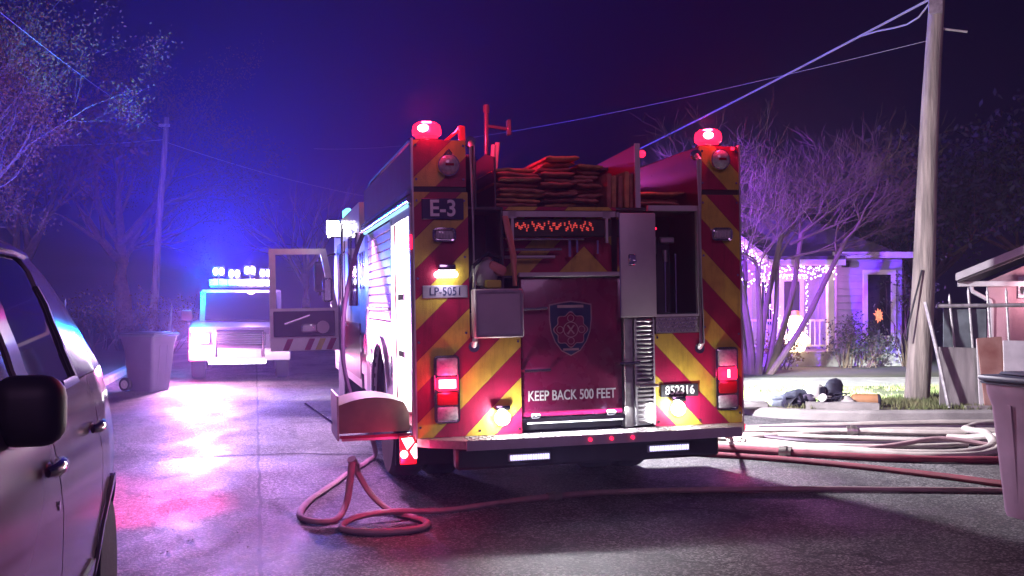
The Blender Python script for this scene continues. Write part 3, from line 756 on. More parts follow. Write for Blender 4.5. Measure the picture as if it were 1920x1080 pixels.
# grab rails on the columns
for x, z0, z1 in ((-0.835, 1.26, 2.72), (0.905, 1.20, 2.66)):
    g = E_('grab_rail', B().tube([(x, -0.01, z0), (x, -0.07, z0+0.04), (x, -0.07, z1-0.04), (x, -0.01, z1)], 0.021, seg=10), 'satin')
    E_('rail_foot', B().cyl((x, 0.0, z0), (x, -0.03, z0), 0.04).cyl((x, 0.0, z1), (x, -0.03, z1), 0.04), 'chrome', g)

# centre door
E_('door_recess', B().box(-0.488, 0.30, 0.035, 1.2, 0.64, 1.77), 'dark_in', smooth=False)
dr = E_('rear_door', B().box(-0.482, 0.292, -0.002, 0.033, 0.735, 1.745, 0.012, seg=2), 'maroon')
for z in (0.735, 0.755): pass
E_('door_sill', B().box(-0.488, 0.30, -0.02, 0.03, 0.70, 0.728), 'chrome', dr, smooth=False)
for x in (-0.39, 0.19): E_('latch', B().box(x-0.03, x+0.03, -0.035, -0.003, 0.728, 0.765, 0.006).cyl((x-0.035, -0.03, 0.745), (x+0.035, -0.03, 0.745), 0.010), 'chrome', dr)
for x0, x1, z in ((-0.48, -0.29, 1.52), (-0.48, -0.27, 1.075), (0.245, 0.42, 1.105)):
    E_('grab_bar', B().tube([(x0, -0.01, z), (x0+0.01, -0.05, z), (x1-0.01, -0.05, z+0.004), (x1, -0.01, z+0.004)], 0.013, seg=8), 'chrome', dr)
text('door_lettering', 'KEEP BACK 500 FEET', M['letter'], dr, (-0.10, -0.0045, 0.885), 0.103, sx=0.715, bold=0.0012, lean=True)
# shield emblem: rim, field, eight lobed badge, ring, centre
def shield(s, cx, cz):
    p = []
    for u, v in ((-1, 0.95), (-0.5, 1.03), (0, 1.08), (0.5, 1.03), (1, 0.95), (1.0, 0.35), (0.93, -0.1), (0.75, -0.5), (0.45, -0.85), (0, -1.05), (-0.45, -0.85), (-0.75, -0.5), (-0.93, -0.1), (-1.0, 0.35)):
        p.append((cx + u*0.163*s, cz + v*0.19*s))
    return p
ecx, ecz = -0.105, 1.37
em = E_('emblem', B().prism(shield(1.0, ecx, ecz), 'y', -0.005, -0.003), 'gold', dr, smooth=False)
E_('emblem_field', B().prism(shield(0.955, ecx, ecz), 'y', -0.0065, -0.0052), 'navy', dr, smooth=False)
def badge(r, cz, n, amp): return [(ecx + (r*(1+amp*math.cos(8*a)))*math.cos(a), cz + (r*(1+amp*math.cos(8*a)))*math.sin(a)*1.0) for a in [2*math.pi*i/n for i in range(n)]]
E_('emblem_badge', B().prism(badge(0.122, 1.365, 64, 0.10), 'y', -0.0082, -0.0068), 'gold', dr, smooth=False)
E_('emblem_badge_field', B().prism(badge(0.115, 1.365, 64, 0.10), 'y', -0.0096, -0.0084), 'maroon', dr, smooth=False)
def ring(bb, r0, r1, y0, y1, cx, cz, n=28):
    o = [(cx + r1*math.cos(2*math.pi*i/n), cz + r1*math.sin(2*math.pi*i/n)) for i in range(n)]
    i_ = [(cx + r0*math.cos(2*math.pi*i/n), cz + r0*math.sin(2*math.pi*i/n)) for i in range(n)]
    for k in range(n):
        j = (k+1) % n
        bb.prism([o[k], o[j], i_[j], i_[k]], 'y', y0, y1)
rg = B(); ring(rg, 0.052, 0.058, -0.0112, -0.0098, ecx, 1.365)
E_('emblem_ring', rg, 'gold', dr, smooth=False)
E_('emblem_tools', B().prism([(ecx-0.03, 1.335), (ecx-0.02, 1.33), (ecx+0.03, 1.395), (ecx+0.02, 1.4)], 'y', -0.0112, -0.0098).prism([(ecx+0.03, 1.335), (ecx+0.02, 1.33), (ecx-0.03, 1.395), (ecx-0.02, 1.4)], 'y', -0.0126, -0.0114), 'gold', dr, smooth=False)
for kq in range(4):
    a = kq*math.pi/2
    lx, lz = ecx + 0.083*math.cos(a), 1.365 + 0.083*math.sin(a)
    rr_ = B(); ring(rr_, 0.022, 0.027, -0.0112, -0.0098, lx, lz, 16)
    E_('emblem_lobe', rr_, 'gold', dr, smooth=False)
E_('emblem_banner', B().box(ecx-0.10, ecx+0.10, -0.0082, -0.0068, 1.525, 1.545).box(ecx-0.06, ecx+0.06, -0.0082, -0.0068, 1.212, 1.228), 'gold', dr, smooth=False)

# step ladder recess right of the door
E_('ladder_backing', B().box(0.302, 0.543, 0.05, 0.07, 0.63, 1.44), 'satin', smooth=False)
E_('tread_strip', B().box(0.305, 0.372, -0.018, 0.048, 0.63, 1.44, 0.004), 'tread', smooth=False)
fl = E_('folding_ladder', B().box(0.385, 0.40, -0.03, 0.0, 0.64, 1.44).box(0.528, 0.541, -0.03, 0.0, 0.64, 1.44), 'satin', smooth=False)
for i in range(24):
    z = 0.66 + i*0.0325
    E_('rung', B().box(0.40, 0.528, -0.026, 0.01, z, z+0.018, 0.003), 'steel', fl, smooth=False)
E_('step_pad', B().box(0.375, 0.53, -0.13, -0.03, 0.93, 0.95, 0.004), 'tread', fl, smooth=False)
# diamond tread strip under the right locker
tp = E_('tread_plate', B().box(0.552, 0.925, -0.034, -0.0225, 1.322, 1.44), 'tread', smooth=False)
dm = B()
for i in range(14):
    for j in range(4):
        x = 0.567 + i*0.026 + (j % 2)*0.013; z = 1.338 + j*0.029
        if x > 0.915: continue
        s = 1 if (i+j) % 2 else -1
        dm.box(-0.011, 0.011, -0.003, 0.0, -0.003, 0.003, M=Matrix.Translation((x, -0.0345, z)) @ Matrix.Rotation(R(45*s), 4, 'Y'))
o = E_('tread_diamonds', dm, 'chrome', tp, smooth=False); o['kind'] = 'stuff'

# left steel box and the nook above it
bx = E_('steel_box', B().box(-0.852, -0.492, -0.14, -0.024, 1.322, 1.67, 0.01), 'galv')
E_('box_rim', B().box(-0.84, -0.825, -0.152, -0.141, 1.335, 1.66).box(-0.52, -0.505, -0.152, -0.141, 1.335, 1.66).box(-0.825, -0.52, -0.151, -0.142, 1.335, 1.352).box(-0.825, -0.52, -0.151, -0.142, 1.642, 1.66), 'steel', bx, smooth=False)
nk = B()
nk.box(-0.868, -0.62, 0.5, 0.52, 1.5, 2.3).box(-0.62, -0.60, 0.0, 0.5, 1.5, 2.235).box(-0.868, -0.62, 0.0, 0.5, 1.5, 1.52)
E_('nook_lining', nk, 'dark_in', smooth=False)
# central upper rack
E_('rack_back', B().box(-0.60, 0.262, 0.11, 0.13, 1.766, 2.235), 'chevron', smooth=False)
E_('rack_floor', B().box(-0.60, 0.262, 0.0, 0.109, 1.748, 1.764), 'dark_in', smooth=False)
E_('shelf_edge', B().box(-0.50, 0.29, -0.05, -0.004, 1.752, 1.785, 0.006), 'galv', smooth=False)
sg = E_('led_sign', B().box(-0.59, 0.24, 0.02, 0.07, 2.045, 2.175, 0.008), 'black', smooth=False)
ld = B()
x = -0.50
for blk in range(5):
    for i in range(9):
        zz = 2.111 + 0.021*math.sin(i*1.6 + blk*0.9) + (0.012 if i % 3 == 0 else 0)
        for dz in (0, 0.014):
            ld.box(x+i*0.0115-0.004, x+i*0.0115+0.004, 0.008, 0.0195, zz+dz-0.005, zz+dz+0.004)
    x += 0.123
o = E_('led_dots', ld, 'e_ledred', sg, smooth=False); o['kind'] = 'stuff'
E_('rack_bar', B().cyl((-0.58, 0.03, 2.03), (0.02, 0.03, 2.03), 0.010).cyl((-0.58, 0.05, 1.955), (-0.15, 0.05, 1.955), 0.012), 'chrome')
E_('rack_bar', B().cyl((-0.58, 0.05, 1.90), (-0.2, 0.05, 1.90), 0.012).box(-0.60, 0.26, 0.0, 0.02, 2.19, 2.232), 'galv')
E_('rack_bracket', B().box(-0.10, -0.08, 0.03, 0.1, 1.90, 2.03).box(-0.04, -0.025, 0.03, 0.1, 1.93, 2.02).box(0.12, 0.135, 0.03, 0.1, 1.92, 2.02), 'chrome')
for x in (-0.56, 0.16): E_('sign_clip', B().box(x, x+0.06, 0.0, 0.02, 2.18, 2.24).box(x+0.02, x+0.04, 0.0, 0.018, 2.0, 2.18), 'galv', sg, smooth=False)
# right steel cabinet door, open
cd = E_('cabinet_door', B().box(0.262, 0.546, -0.075, -0.035, 1.446, 2.215, 0.008, seg=2), 'galv')
E_('latch', B().box(0.325, 0.385, -0.087, -0.076, 1.83, 1.91, 0.006).cyl((0.34, -0.088, 1.87), (0.34, -0.11, 1.87), 0.012).cyl((0.372, -0.088, 1.86), (0.372, -0.11, 1.86), 0.009), 'chrome', cd)
E_('door_edge', B().box(0.255, 0.2605, -0.08, -0.03, 1.44, 2.22), 'chrome', cd, smooth=False)
# open tool locker
tl = B().box(0.547, 0.557, 0.0, 0.5, 1.455, 2.24).box(0.892, 0.902, 0.0, 0.5, 1.455, 2.24).box(0.557, 0.892, 0.0, 0.5, 1.455, 1.465).box(0.557, 0.892, 0.49, 0.5, 1.465, 2.23).box(0.557, 0.892, 0.0, 0.5, 2.23, 2.24)
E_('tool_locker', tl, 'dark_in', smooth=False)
E_('tool_locker_frame', B().box(0.892, 0.925, -0.045, -0.003, 1.445, 2.275).box(0.50, 0.892, -0.045, -0.003, 2.235, 2.275).box(0.55, 0.892, -0.04, -0.003, 1.443, 1.462), 'galv', smooth=False)
for x, z0, z1, r in ((0.605, 1.50, 1.94, 0.010), (0.697, 1.50, 1.86, 0.011), (0.785, 1.48, 1.92, 0.009)):
    E_('tool_rod', B().cyl((x, 0.12, z0), (x, 0.12, z1), r, seg=8).cyl((x, 0.12, z0-0.025), (x, 0.12, z0+0.02), r*1.5, seg=8), 'chrome')
E_('tool_handle', B().box(0.66, 0.78, 0.12, 0.16, 2.0, 2.05, 0.01).cyl((0.58, 0.16, 1.99), (0.62, 0.16, 1.99), 0.03).cyl((0.605, 0.12, 1.92), (0.605, 0.12, 2.05), 0.022).cyl((0.697, 0.12, 1.86), (0.697, 0.12, 1.95), 0.02), 'steel')
E_('indicator', B().sph((0.575, 0.0, 2.105), 0.009, u=8, v=6), 'e_red')

# hose bed
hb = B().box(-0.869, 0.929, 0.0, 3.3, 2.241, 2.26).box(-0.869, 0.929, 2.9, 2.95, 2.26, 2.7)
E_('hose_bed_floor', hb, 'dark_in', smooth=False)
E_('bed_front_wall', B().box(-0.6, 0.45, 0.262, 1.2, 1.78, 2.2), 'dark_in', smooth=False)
E_('bed_divider', B().prism([(0.02, 2.262), (2.8, 2.262), (2.8, 2.62), (0.02, 2.73)], 'x', 0.425, 0.455), 'red', smooth=False)
E_('divider_edge', B().box(0.42, 0.46, 0.0, 0.018, 2.262, 2.74), 'satin', smooth=False)
for x, t in ((-0.80, 0.03), (-0.655, 0.05)):
    E_('bed_divider', B().prism([(0.02, 2.262), (2.8, 2.262), (2.8, 2.6), (0.3, 2.68), (0.02, 2.62)], 'x', x, x+0.012), 'hose_dark', smooth=False)
E_('bed_cover', B().prism([(0.6, 2.62), (2.9, 2.66), (2.9, 2.68), (0.6, 2.64)], 'x', 0.16, 0.424), 'hose_dark', smooth=False)
E_('bed_ledge', B().box(-0.60, 0.26, -0.008, 0.02, 2.236, 2.262), 'chevron', smooth=False)

# folded hoses lying in the bed: each stack a thing of its own
def to_world(p):
    a = R(14.2)
    p = EL(p)
    return (0.545 + p[0]*math.cos(a) - p[1]*math.sin(a), 7.458 + p[0]*math.sin(a) + p[1]*math.cos(a), p[2])
def hose_stack(label, x0, x1, z0, n, th, y0, top_orange, seed, tilt=0.0):
    rnd = random.Random(seed)
    e = empty('folded_fire_hose', to_world(((x0+x1)/2, y0, z0)), R(14.2), label=label, category='fire hose', group='hoses folded in the engine hose bed')
    e.rotation_euler = (0, tilt - LEAN, R(14.2))
    w = x1 - x0
    for i in range(n):
        dx, dy = rnd.uniform(-0.03, 0.03), rnd.uniform(-0.07, 0.05)
        ww = w/2*rnd.uniform(0.9, 1.0)
        m = 'hose_orange' if (i >= n-top_orange or rnd.random() < 0.12) else 'hose_maroon'
        b = B(); nseg = 7
        tz = rnd.uniform(-0.02, 0.02)
        prof = []
        for k in range(9):  # rounded fold end facing the rear
            a = -math.pi/2 + math.pi*k/8
            prof.append((dy + 0.03 - 0.034*math.cos(a), i*th + th/2 + th*0.46*math.sin(a)))
        prof += [(1.6, i*th+th*0.96), (1.6, i*th+th*0.04)]
        nx = 9; rings_ = []
        for ix in range(nx):
            u_ = -1 + 2*ix/(nx-1); sq = 1.0 if abs(u_) < 0.99 else 0.55
            zc = i*th + th/2
            rings_.append([b.bm.verts.new((dx + ww*u_ + (0.006*mnoise.noise((p*9, q*30, i))), p + 0.018*mnoise.noise((u_*2.2 + i*3.1, i*1.7, seed)), zc + (q - zc)*sq + tz*0.3 + 0.011*mnoise.noise((u_*1.9 + seed, i*0.55, 4.0)))) for p, q in prof])
        for ix in range(nx-1):
            for kk in range(len(prof)):
                k2 = (kk+1) % len(prof)
                b.bm.faces.new((rings_[ix][kk], rings_[ix][k2], rings_[ix+1][k2], rings_[ix+1][kk]))
        b.bm.faces.new(rings_[0]); b.bm.faces.new(rings_[-1][::-1])
        # sagging middle crease
        for v in b.bm.verts: v.co.z += tz*(v.co.x/w)
        b.build('hose_fold', M[m], e)
    return e
hose_stack('low stack of maroon hose folds at the left of the hose bed', -0.635, -0.30, 2.264, 8, 0.036, 0.04, 1, 1)
hose_stack('tallest hose stack topped with orange folds mid hose bed', -0.285, -0.02, 2.264, 10, 0.038, 0.10, 2, 2, 0.0)
hose_stack('maroon hose stack right of the orange topped one', -0.01, 0.19, 2.264, 9, 0.038, 0.16, 1, 3, 0.0)
e = empty('folded_fire_hose', to_world((0.305, 0.06, 2.264)), R(14.2), label='brown hose packed on edge in upright folds beside the divider', category='fire hose', group='hoses folded in the engine hose bed')
rnd = random.Random(9)
for i in range(5):
    x = -0.095 + i*0.046
    b = B(); h = rnd.uniform(0.24, 0.28)
    b.box(x+0.002, x+0.042, rnd.uniform(-0.02, 0.02), 1.4, 0.0, h, 0.014, seg=2)
    b.build('hose_fold', M['hose_orange' if i % 2 else 'hose_maroon'], e)
hose_stack('dark hose stack in the narrow right bed section', 0.475, 0.90, 2.264, 4, 0.036, 0.3, 0, 12)

# mast with cross arm in the bed (deck pipe) and bottle bundle
mast = E_('deck_pipe', B().tube([(-0.60, 0.5, 2.262), (-0.60, 0.5, 2.7), (-0.595, 0.5, 3.03)], 0.017, seg=10), 'suv_paint')
E_('pipe_arm', B().cyl((-0.595, 0.5, 2.93), (-0.43, 0.5, 2.91), 0.013).box(-0.435, -0.405, 0.47, 0.53, 2.86, 2.98, 0.006), 'suv_paint', mast)
E_('pipe_cap', B().cyl((-0.595, 0.5, 3.03), (-0.593, 0.5, 3.09), 0.024), 'suv_paint', mast)
E_('pipe_tool', B().tube([(-0.57, 0.48, 2.5), (-0.545, 0.48, 2.78)], 0.02, seg=8).tube([(-0.54, 0.5, 2.55), (-0.515, 0.48, 2.8)], 0.02, seg=8), 'galv', mast)

# beacons and lamps on the columns
def beacon(x, seedred, hot):
    c = E_('beacon', B().lathe([(0.10, 2.728), (0.105, 2.745), (0.085, 2.765), (0.082, 2.775)], (x, 0.12, 0), seg=20), 'chrome')
    E_('beacon_lens', B().lathe([(0.088, 2.775), (0.104, 2.785), (0.106, 2.82), (0.098, 2.852), (0.07, 2.872), (0.01, 2.88)], (x, 0.12, 0), seg=24), 'e_red', c)
    E_('beacon_core', B().sph((x-0.035, 0.028, 2.818), 0.036, sc=(1.3, 0.5, 0.8), u=14, v=8), 'e_redhot', c)
    lamp('beacon_light', 'POINT', EL((x, 0.12, 2.93)), 60, (1.0, 0.02, 0.08), eng, radius=0.05)
    lamp('beacon_light', 'POINT', EL((x, -0.06, 2.83)), 6, (1.0, 0.02, 0.10), eng, radius=0.04)
beacon(-1.125, 1, True)
beacon(1.07, 2, True)
E_('beacon_bracket', B().tube([(-1.0, 0.1, 2.735), (-0.92, 0.05, 2.80), (-0.90, 0.02, 2.83)], 0.012).box(-0.91, -0.865, 0.0, 0.05, 2.735, 2.84, 0.008), 'e_red_spill')  # bracket's own glow imitates the beacon's red light
E_('clearance_light', B().box(1.185, 1.215, -0.04, -0.022, 2.70, 2.722, 0.005), 'e_red')
E_('clearance_light', B().sph((0.575, 0.25, 2.70), 0.03, u=10, v=6), 'e_red')
for x, z in ((-1.0, 2.55), (1.09, 2.625)):
    c = E_('round_lamp', B().cyl((x, -0.022, z), (x, -0.055, z), 0.085, 0.078, seg=22), 'chrome')
    E_('lamp_lens', B().lathe([(0.072, 0.0), (0.06, 0.018), (0.03, 0.03), (0.005, 0.033)], (x, -0.055, z), seg=20, M=Matrix.Rotation(R(90), 4, 'X')), 'clear_lens', c)
    E_('lamp_bulb', B().box(x-0.03, x+0.03, -0.092, -0.086, z-0.01, z+0.008), 'red_lens', c)
E_('round_lamp_hood', B().tube([(-1.04, -0.04, 2.60), (-1.0, -0.05, 2.655), (-0.96, -0.04, 2.60)], 0.014), 'chrome')
for x, z in ((-1.04, 2.057), (1.095, 2.06)):
    c = E_('oval_marker', B().box(x-0.085, x+0.085, -0.045, -0.022, z-0.05, z+0.05, 0.03, seg=3), 'chrome')
    E_('marker_lens', B().box(x-0.065, x+0.065, -0.06, -0.0455, z-0.034, z+0.034, 0.02, seg=2), 'clear_lens', c)
    for i in range(5): E_('lens_rib', B().box(x-0.05+i*0.022, x-0.042+i*0.022, -0.0635, -0.0605, z-0.026, z+0.026), 'galv', c, smooth=False)
# unit sign and plates
us = E_('unit_sign', B().box(-1.195, -0.895, -0.036, -0.0225, 2.165, 2.315, 0.004), 'navy', smooth=False)
text('sign_lettering', 'E-3', M['letter'], us, (-1.045, -0.0375, 2.24), 0.162, sx=0.92, bold=0.003, lean=True)
wl_ = E_('work_lamp', B().box(-1.10, -0.965, -0.10, -0.022, 1.80, 1.85, 0.02, seg=2), 'chrome')
E_('work_lamp_lens', B().box(-1.115, -0.955, -0.095, -0.03, 1.755, 1.797, 0.012), 'e_white', wl_)
lamp('work_light', 'SPOT', EL((-1.035, -0.10, 1.745)), 2, (1, 0.95, 1.0), eng, target=EL((-1.03, 0.1, 0.9)), spot=130, radius=0.03)
M['plate'] = mat('plate_violet', (0.26, 0.22, 0.32), 0.5)
pl = E_('number_plate', B().box(-1.20, -0.875, -0.03, -0.0225, 1.61, 1.70, 0.004), 'plate', smooth=False)
text('plate_lettering', 'LP-5051', M['navy'], pl, (-1.035, -0.0315, 1.655), 0.082, sx=0.86, lean=True)
nb = E_('number_sign', B().box(0.585, 0.885, -0.034, -0.0225, 0.842, 0.938, 0.003), 'black', smooth=False)
text('number_lettering', '852316', M['letter'], nb, (0.735, -0.0355, 0.89), 0.092, sx=0.86, bold=0.0008, lean=True)
# tail light clusters, four lenses each
def tails(x, hot):
    c = E_('tail_light_cluster', B().box(x-0.092, x+0.092, -0.05, -0.0225, 0.725, 1.205, 0.03, seg=3), 'chrome')
    mats = ['galv', 'red_lens' if hot else 'amber_lens', None, 'clear_lens'] if True else None
    zs = [(0.745, 0.845, 'clear_lens'), (0.853, 0.948, 'red_lens'), (0.956, 1.052, 'e_red'), (1.06, 1.19, 'clear_lens')]
    for z0, z1, mm in zs:
        E_('tail_lens', B().box(x-0.076, x+0.076, -0.072, -0.0505, z0, z1, 0.016, seg=2), mm, c)
    if hot:
        E_('lens_core', B().box(x-0.06, x+0.06, -0.076, -0.0725, 0.975, 1.035, 0.001), 'e_redhot', c, smooth=False)
    else:
        E_('lens_core', B().box(x-0.005, x+0.012, -0.076, -0.0725, 0.975, 1.035, 0.001), 'e_redhot', c, smooth=False)
    lamp('tail_light', 'POINT', EL((x, -0.16, 1.0)), 4 if hot else 1.5, (1.0, 0.02, 0.16), eng, radius=0.05)
tails(-1.04, True); tails(1.115, False)
# flood lamps at the foot of the chevron panels
for x, z in ((-0.64, 0.745), (0.715, 0.755)):
    c = E_('flood_lamp', B().box(x-0.06, x+0.06, -0.075, -0.0225, z+0.05, z+0.095, 0.02, seg=2), 'chrome')
    E_('flood_lens', B().sph((x, -0.05, z), 0.055, sc=(1.05, 0.5, 1.0), u=16, v=10), 'e_white', c)
    lamp('flood_light', 'POINT', EL((x, -0.13, z)), 13, (1.0, 0.97, 1.0), eng, radius=0.03)
E_('step_fill_strip', B().box(-0.45, 0.28, -0.032, -0.022, 0.690, 0.698), 'e_white_soft', smooth=False)  # added glowing strip and area light to brighten the rear step
lamp('step_fill', 'AREA', EL((-0.08, -0.04, 0.80)), 22, (0.95, 0.92, 1.0), eng, target=EL((-0.08, -0.16, 0.62)), size=(0.8, 0.02))
E_('ladder_flood', B().box(0.47, 0.53, -0.05, -0.03, 0.66, 0.80, 0.02, seg=2), 'e_white')

# rear step, bumper beam and strip lights
stp = E_('rear_step', B().prism([(-1.25, 0.0), (1.25, 0.0), (1.25, -0.06), (1.12, -0.26), (-0.95, -0.26), (-1.18, -0.1)], 'z', 0.565, 0.622), 'tread', smooth=False)
E_('step_edge', B().box(-0.95, 1.12, -0.274, -0.261, 0.555, 0.626), 'galv', stp, smooth=False)
sd = B()
for i in range(52):
    for j in range(5):
        x = -0.92 + i*0.039; y = -0.235 + j*0.045
        s = 1 if (i+j) % 2 else -1
        sd.box(-0.014, 0.014, -0.004, 0.004, 0, 0.004, M=Matrix.Translation((x, y, 0.622)) @ Matrix.Rotation(R(45*s), 4, 'Z'))
o = E_('step_diamonds', sd, 'tread', stp, smooth=False); o['kind'] = 'stuff'
for x in (-0.06, 0.10, 0.26): E_('marker_light', B().cyl((x, -0.274, 0.592), (x, -0.288, 0.592), 0.013, seg=10), 'e_red', stp)
E_('bumper_beam', B().box(-1.0, 1.0, -0.14, -0.02, 0.40, 0.56, 0.02), 'black')
for x0, x1, z in ((-0.62, -0.33, 0.475), (0.43, 0.74, 0.485)):
    c = E_('strip_light', B().box(x0-0.01, x1+0.01, -0.17, -0.142, z-0.028, z+0.028, 0.006), 'satin')
    n = 16
    for i in range(n):
        xx = x0 + (i+0.5)*(x1-x0)/n
        E_('strip_led', B().box(xx-0.0052, xx+0.0052, -0.178, -0.171, z-0.018, z+0.018), 'e_led', c, smooth=False)
lamp('strip_glow', 'AREA', EL((0.05, -0.2, 0.47)), 1.2, (0.7, 0.66, 1.0), eng, target=EL((0.05, -1.2, 0.05)), size=(1.3, 0.03))
E_('corner_marker', B().box(1.19, 1.262, -0.06, 0.02, 0.565, 0.62, 0.01), 'e_red', stp)
# left corner: reflector quads, red marker
cm = E_('corner_bracket', B().box(-1.37, -1.252, 0.02, 0.06, 0.44, 0.64, 0.005), 'e_red_spill', smooth=False)
E_('reflector', B().prism([(-1.36, 0.625), (-1.285, 0.63), (-1.27, 0.60), (-1.32, 0.545)], 'y', 0.008, 0.019), 'e_white_soft', cm, smooth=False)  # emission imitates the light these reflectors throw back
E_('reflector', B().prism([(-1.30, 0.53), (-1.262, 0.585), (-1.252, 0.585), (-1.252, 0.48), (-1.27, 0.48)], 'y', 0.008, 0.019), 'e_white_soft', cm, smooth=False)
E_('corner_lamp', B().sph((-1.345, 0.0, 0.515), 0.028, u=10, v=8), 'e_redhot', cm)
lamp('corner_light', 'POINT', EL((-1.36, -0.10, 0.47)), 7, (1.0, 0.02, 0.16), eng, radius=0.04)

# pulled out tray on the left with its humped cover
n = 14
hump = [(-1.78, 0.66), (-1.28, 0.66), (-1.28, 0.79)] + [(-1.28 - 0.5*i/n, 0.79 + 0.12*math.sin(math.pi*(0.18+0.62*i/n))) for i in range(1, n+1)]
M['tray'] = mat('tray_tan', (0.20, 0.12, 0.09), 0.45, var=0.2)
tr = E_('slide_out_tray', B().prism(hump, 'y', 0.16, 0.72), 'tray')
E_('tray_edge', B().box(-1.795, -1.782, 0.15, 0.74, 0.61, 0.93), 'satin', tr, smooth=False)
E_('tray_lip', B().box(-1.78, -1.28, 0.145, 0.158, 0.625, 0.645), 'red', tr, smooth=False)
E_('tray_rail', B().box(-1.76, -1.26, 0.2, 0.23, 0.60, 0.638).box(-1.76, -1.26, 0.65, 0.68, 0.60, 0.638), 'satin', tr, smooth=False)
E_('tray_leg', B().cyl((-1.78, 0.6, 0.68), (-1.95, 1.5, 0.75), 0.012), 'chrome', tr)

# wheels: a tyre, a rim with hub and studs
def wheel(parent, x, y, r, w, out, names=True):
    mrot = Matrix.Rotation(R(90), 4, 'Y')
    t = B(); t.lathe([(r*0.6, -w/2), (r*0.93, -w/2), (r*0.99, -w*0.36), (r, -w*0.2), (r, w*0.2), (r*0.99, w*0.36), (r*0.93, w/2), (r*0.6, w/2)], (x, y, r), seg=36, M=mrot)
    t = t.build('wheel', M['rubber'], parent)
    ri = B(); s = out
    prof = [(r*0.60, -w*0.42), (r*0.60, w*0.42), (r*0.54, w*0.44), (r*0.5, w*0.2), (r*0.25, w*0.12), (r*0.22, w*0.4), (r*0.12, w*0.44), (0.005, w*0.44)]
    prof = [(a, c*s) for a, c in prof]
    ri.lathe(prof, (x, y, r), seg=28, M=mrot)
    ri.build('rim', M['satin'], t)
    for k in range(8):
        a = 2*math.pi*k/8
        p = (x + s*w*0.13, y + math.cos(a)*r*0.36, r + math.sin(a)*r*0.36)
        B().cyl(p, (p[0]+s*0.05, p[1], p[2]), r*0.05, seg=6).build('wheel_nut', M['chrome'], t)
    return t
wheel(eng, -1.06, 2.08, 0.52, 0.29, -1); wheel(eng, 1.06, 2.08, 0.52, 0.29, 1)
wheel(eng, -0.74, 2.08, 0.52, 0.29, -1); wheel(eng, 0.74, 2.08, 0.52, 0.29, 1)
wheel(eng, -1.05, 7.0, 0.52, 0.32, -1); wheel(eng, 1.05, 7.0, 0.52, 0.32, 1)
B().box(-1.22, -0.72, 1.36, 1.38, 0.2, 0.62).build('mud_flap', M['rubber'], eng, smooth=False)
B().box(0.72, 1.22, 1.36, 1.38, 0.2, 0.62).build('mud_flap', M['rubber'], eng, smooth=False)
# pump module with panel
E_('pump_module', B().box(-1.17, 1.17, 3.32, 4.35, 0.62, 2.45), 'satin', smooth=False)
pp = E_('pump_panel', B().box(-1.20, -1.172, 3.38, 4.3, 0.8, 2.35), 'galv', smooth=False)
for (y, z, r) in ((3.55, 2.05, 0.08), (3.8, 2.05, 0.08), (4.05, 2.05, 0.08), (3.55, 1.8, 0.06), (3.8, 1.8, 0.06), (4.05, 1.8, 0.06), (3.6, 1.15, 0.11), (4.0, 1.15, 0.11)):
    E_('gauge', B().cyl((-1.201, y, z), (-1.235, y, z), r, seg=18), 'chrome', pp)
# crew cab
cabp = [(4.4, 0.62), (8.3, 0.62), (8.38, 1.5), (8.1, 2.62), (7.95, 2.72), (4.4, 2.72)]
E_('cab', B().prism(cabp, 'x', -1.19, 1.19).bevel(0.03), 'white_paint')
E_('cab_band', B().box(-1.2, -1.192, 4.45, 8.2, 0.72, 1.35).box(1.192, 1.2, 4.45, 8.2, 0.72, 1.35), 'red', smooth=False)
E_('cab_window', B().box(-1.205, -1.193, 4.75, 5.75, 1.55, 2.4), 'glass', smooth=False)
E_('cab_doorway', B().box(-1.2, -1.1915, 6.35, 7.55, 0.9, 2.4), 'dark_in', smooth=False)
E_('cab_window', B().box(1.193, 1.205, 4.75, 5.75, 1.55, 2.4).box(1.193, 1.205, 6.35, 7.6, 1.55, 2.4), 'glass', smooth=False)
E_('windscreen', B().prism([(8.37, 1.62), (8.39, 1.62), (8.16, 2.5), (8.14, 2.5)], 'x', -1.1, 1.1), 'glass', smooth=False)
E_('cab_grab', B().tube([(-1.2, 6.2, 1.0), (-1.26, 6.2, 1.05), (-1.26, 6.2, 2.2), (-1.2, 6.2, 2.25)], 0.018).tube([(-1.2, 5.95, 1.3), (-1.26, 5.95, 1.35), (-1.26, 5.95, 2.5), (-1.2, 5.95, 2.55)], 0.018), 'chrome')
E_('side_mirror', B().tube([(-1.2, 7.9, 2.3), (-1.42, 8.05, 2.25), (-1.42, 8.05, 1.7)], 0.018).box(-1.5, -1.34, 8.0, 8.08, 1.75, 2.2, 0.03), 'black')
rlb = E_('roof_light_bar', B().box(-0.9, 0.9, 7.2, 7.5, 2.76, 2.82, 0.02), 'black')
for i in range(6):
    x = -0.75 + i*0.3
    E_('light_bar_module', B().box(x-0.13, x+0.13, 7.22, 7.48, 2.821, 2.93, 0.03, seg=2), 'e_blue' if i == 5 else ('e_red' if i == 0 else 'red_lens'), rlb)
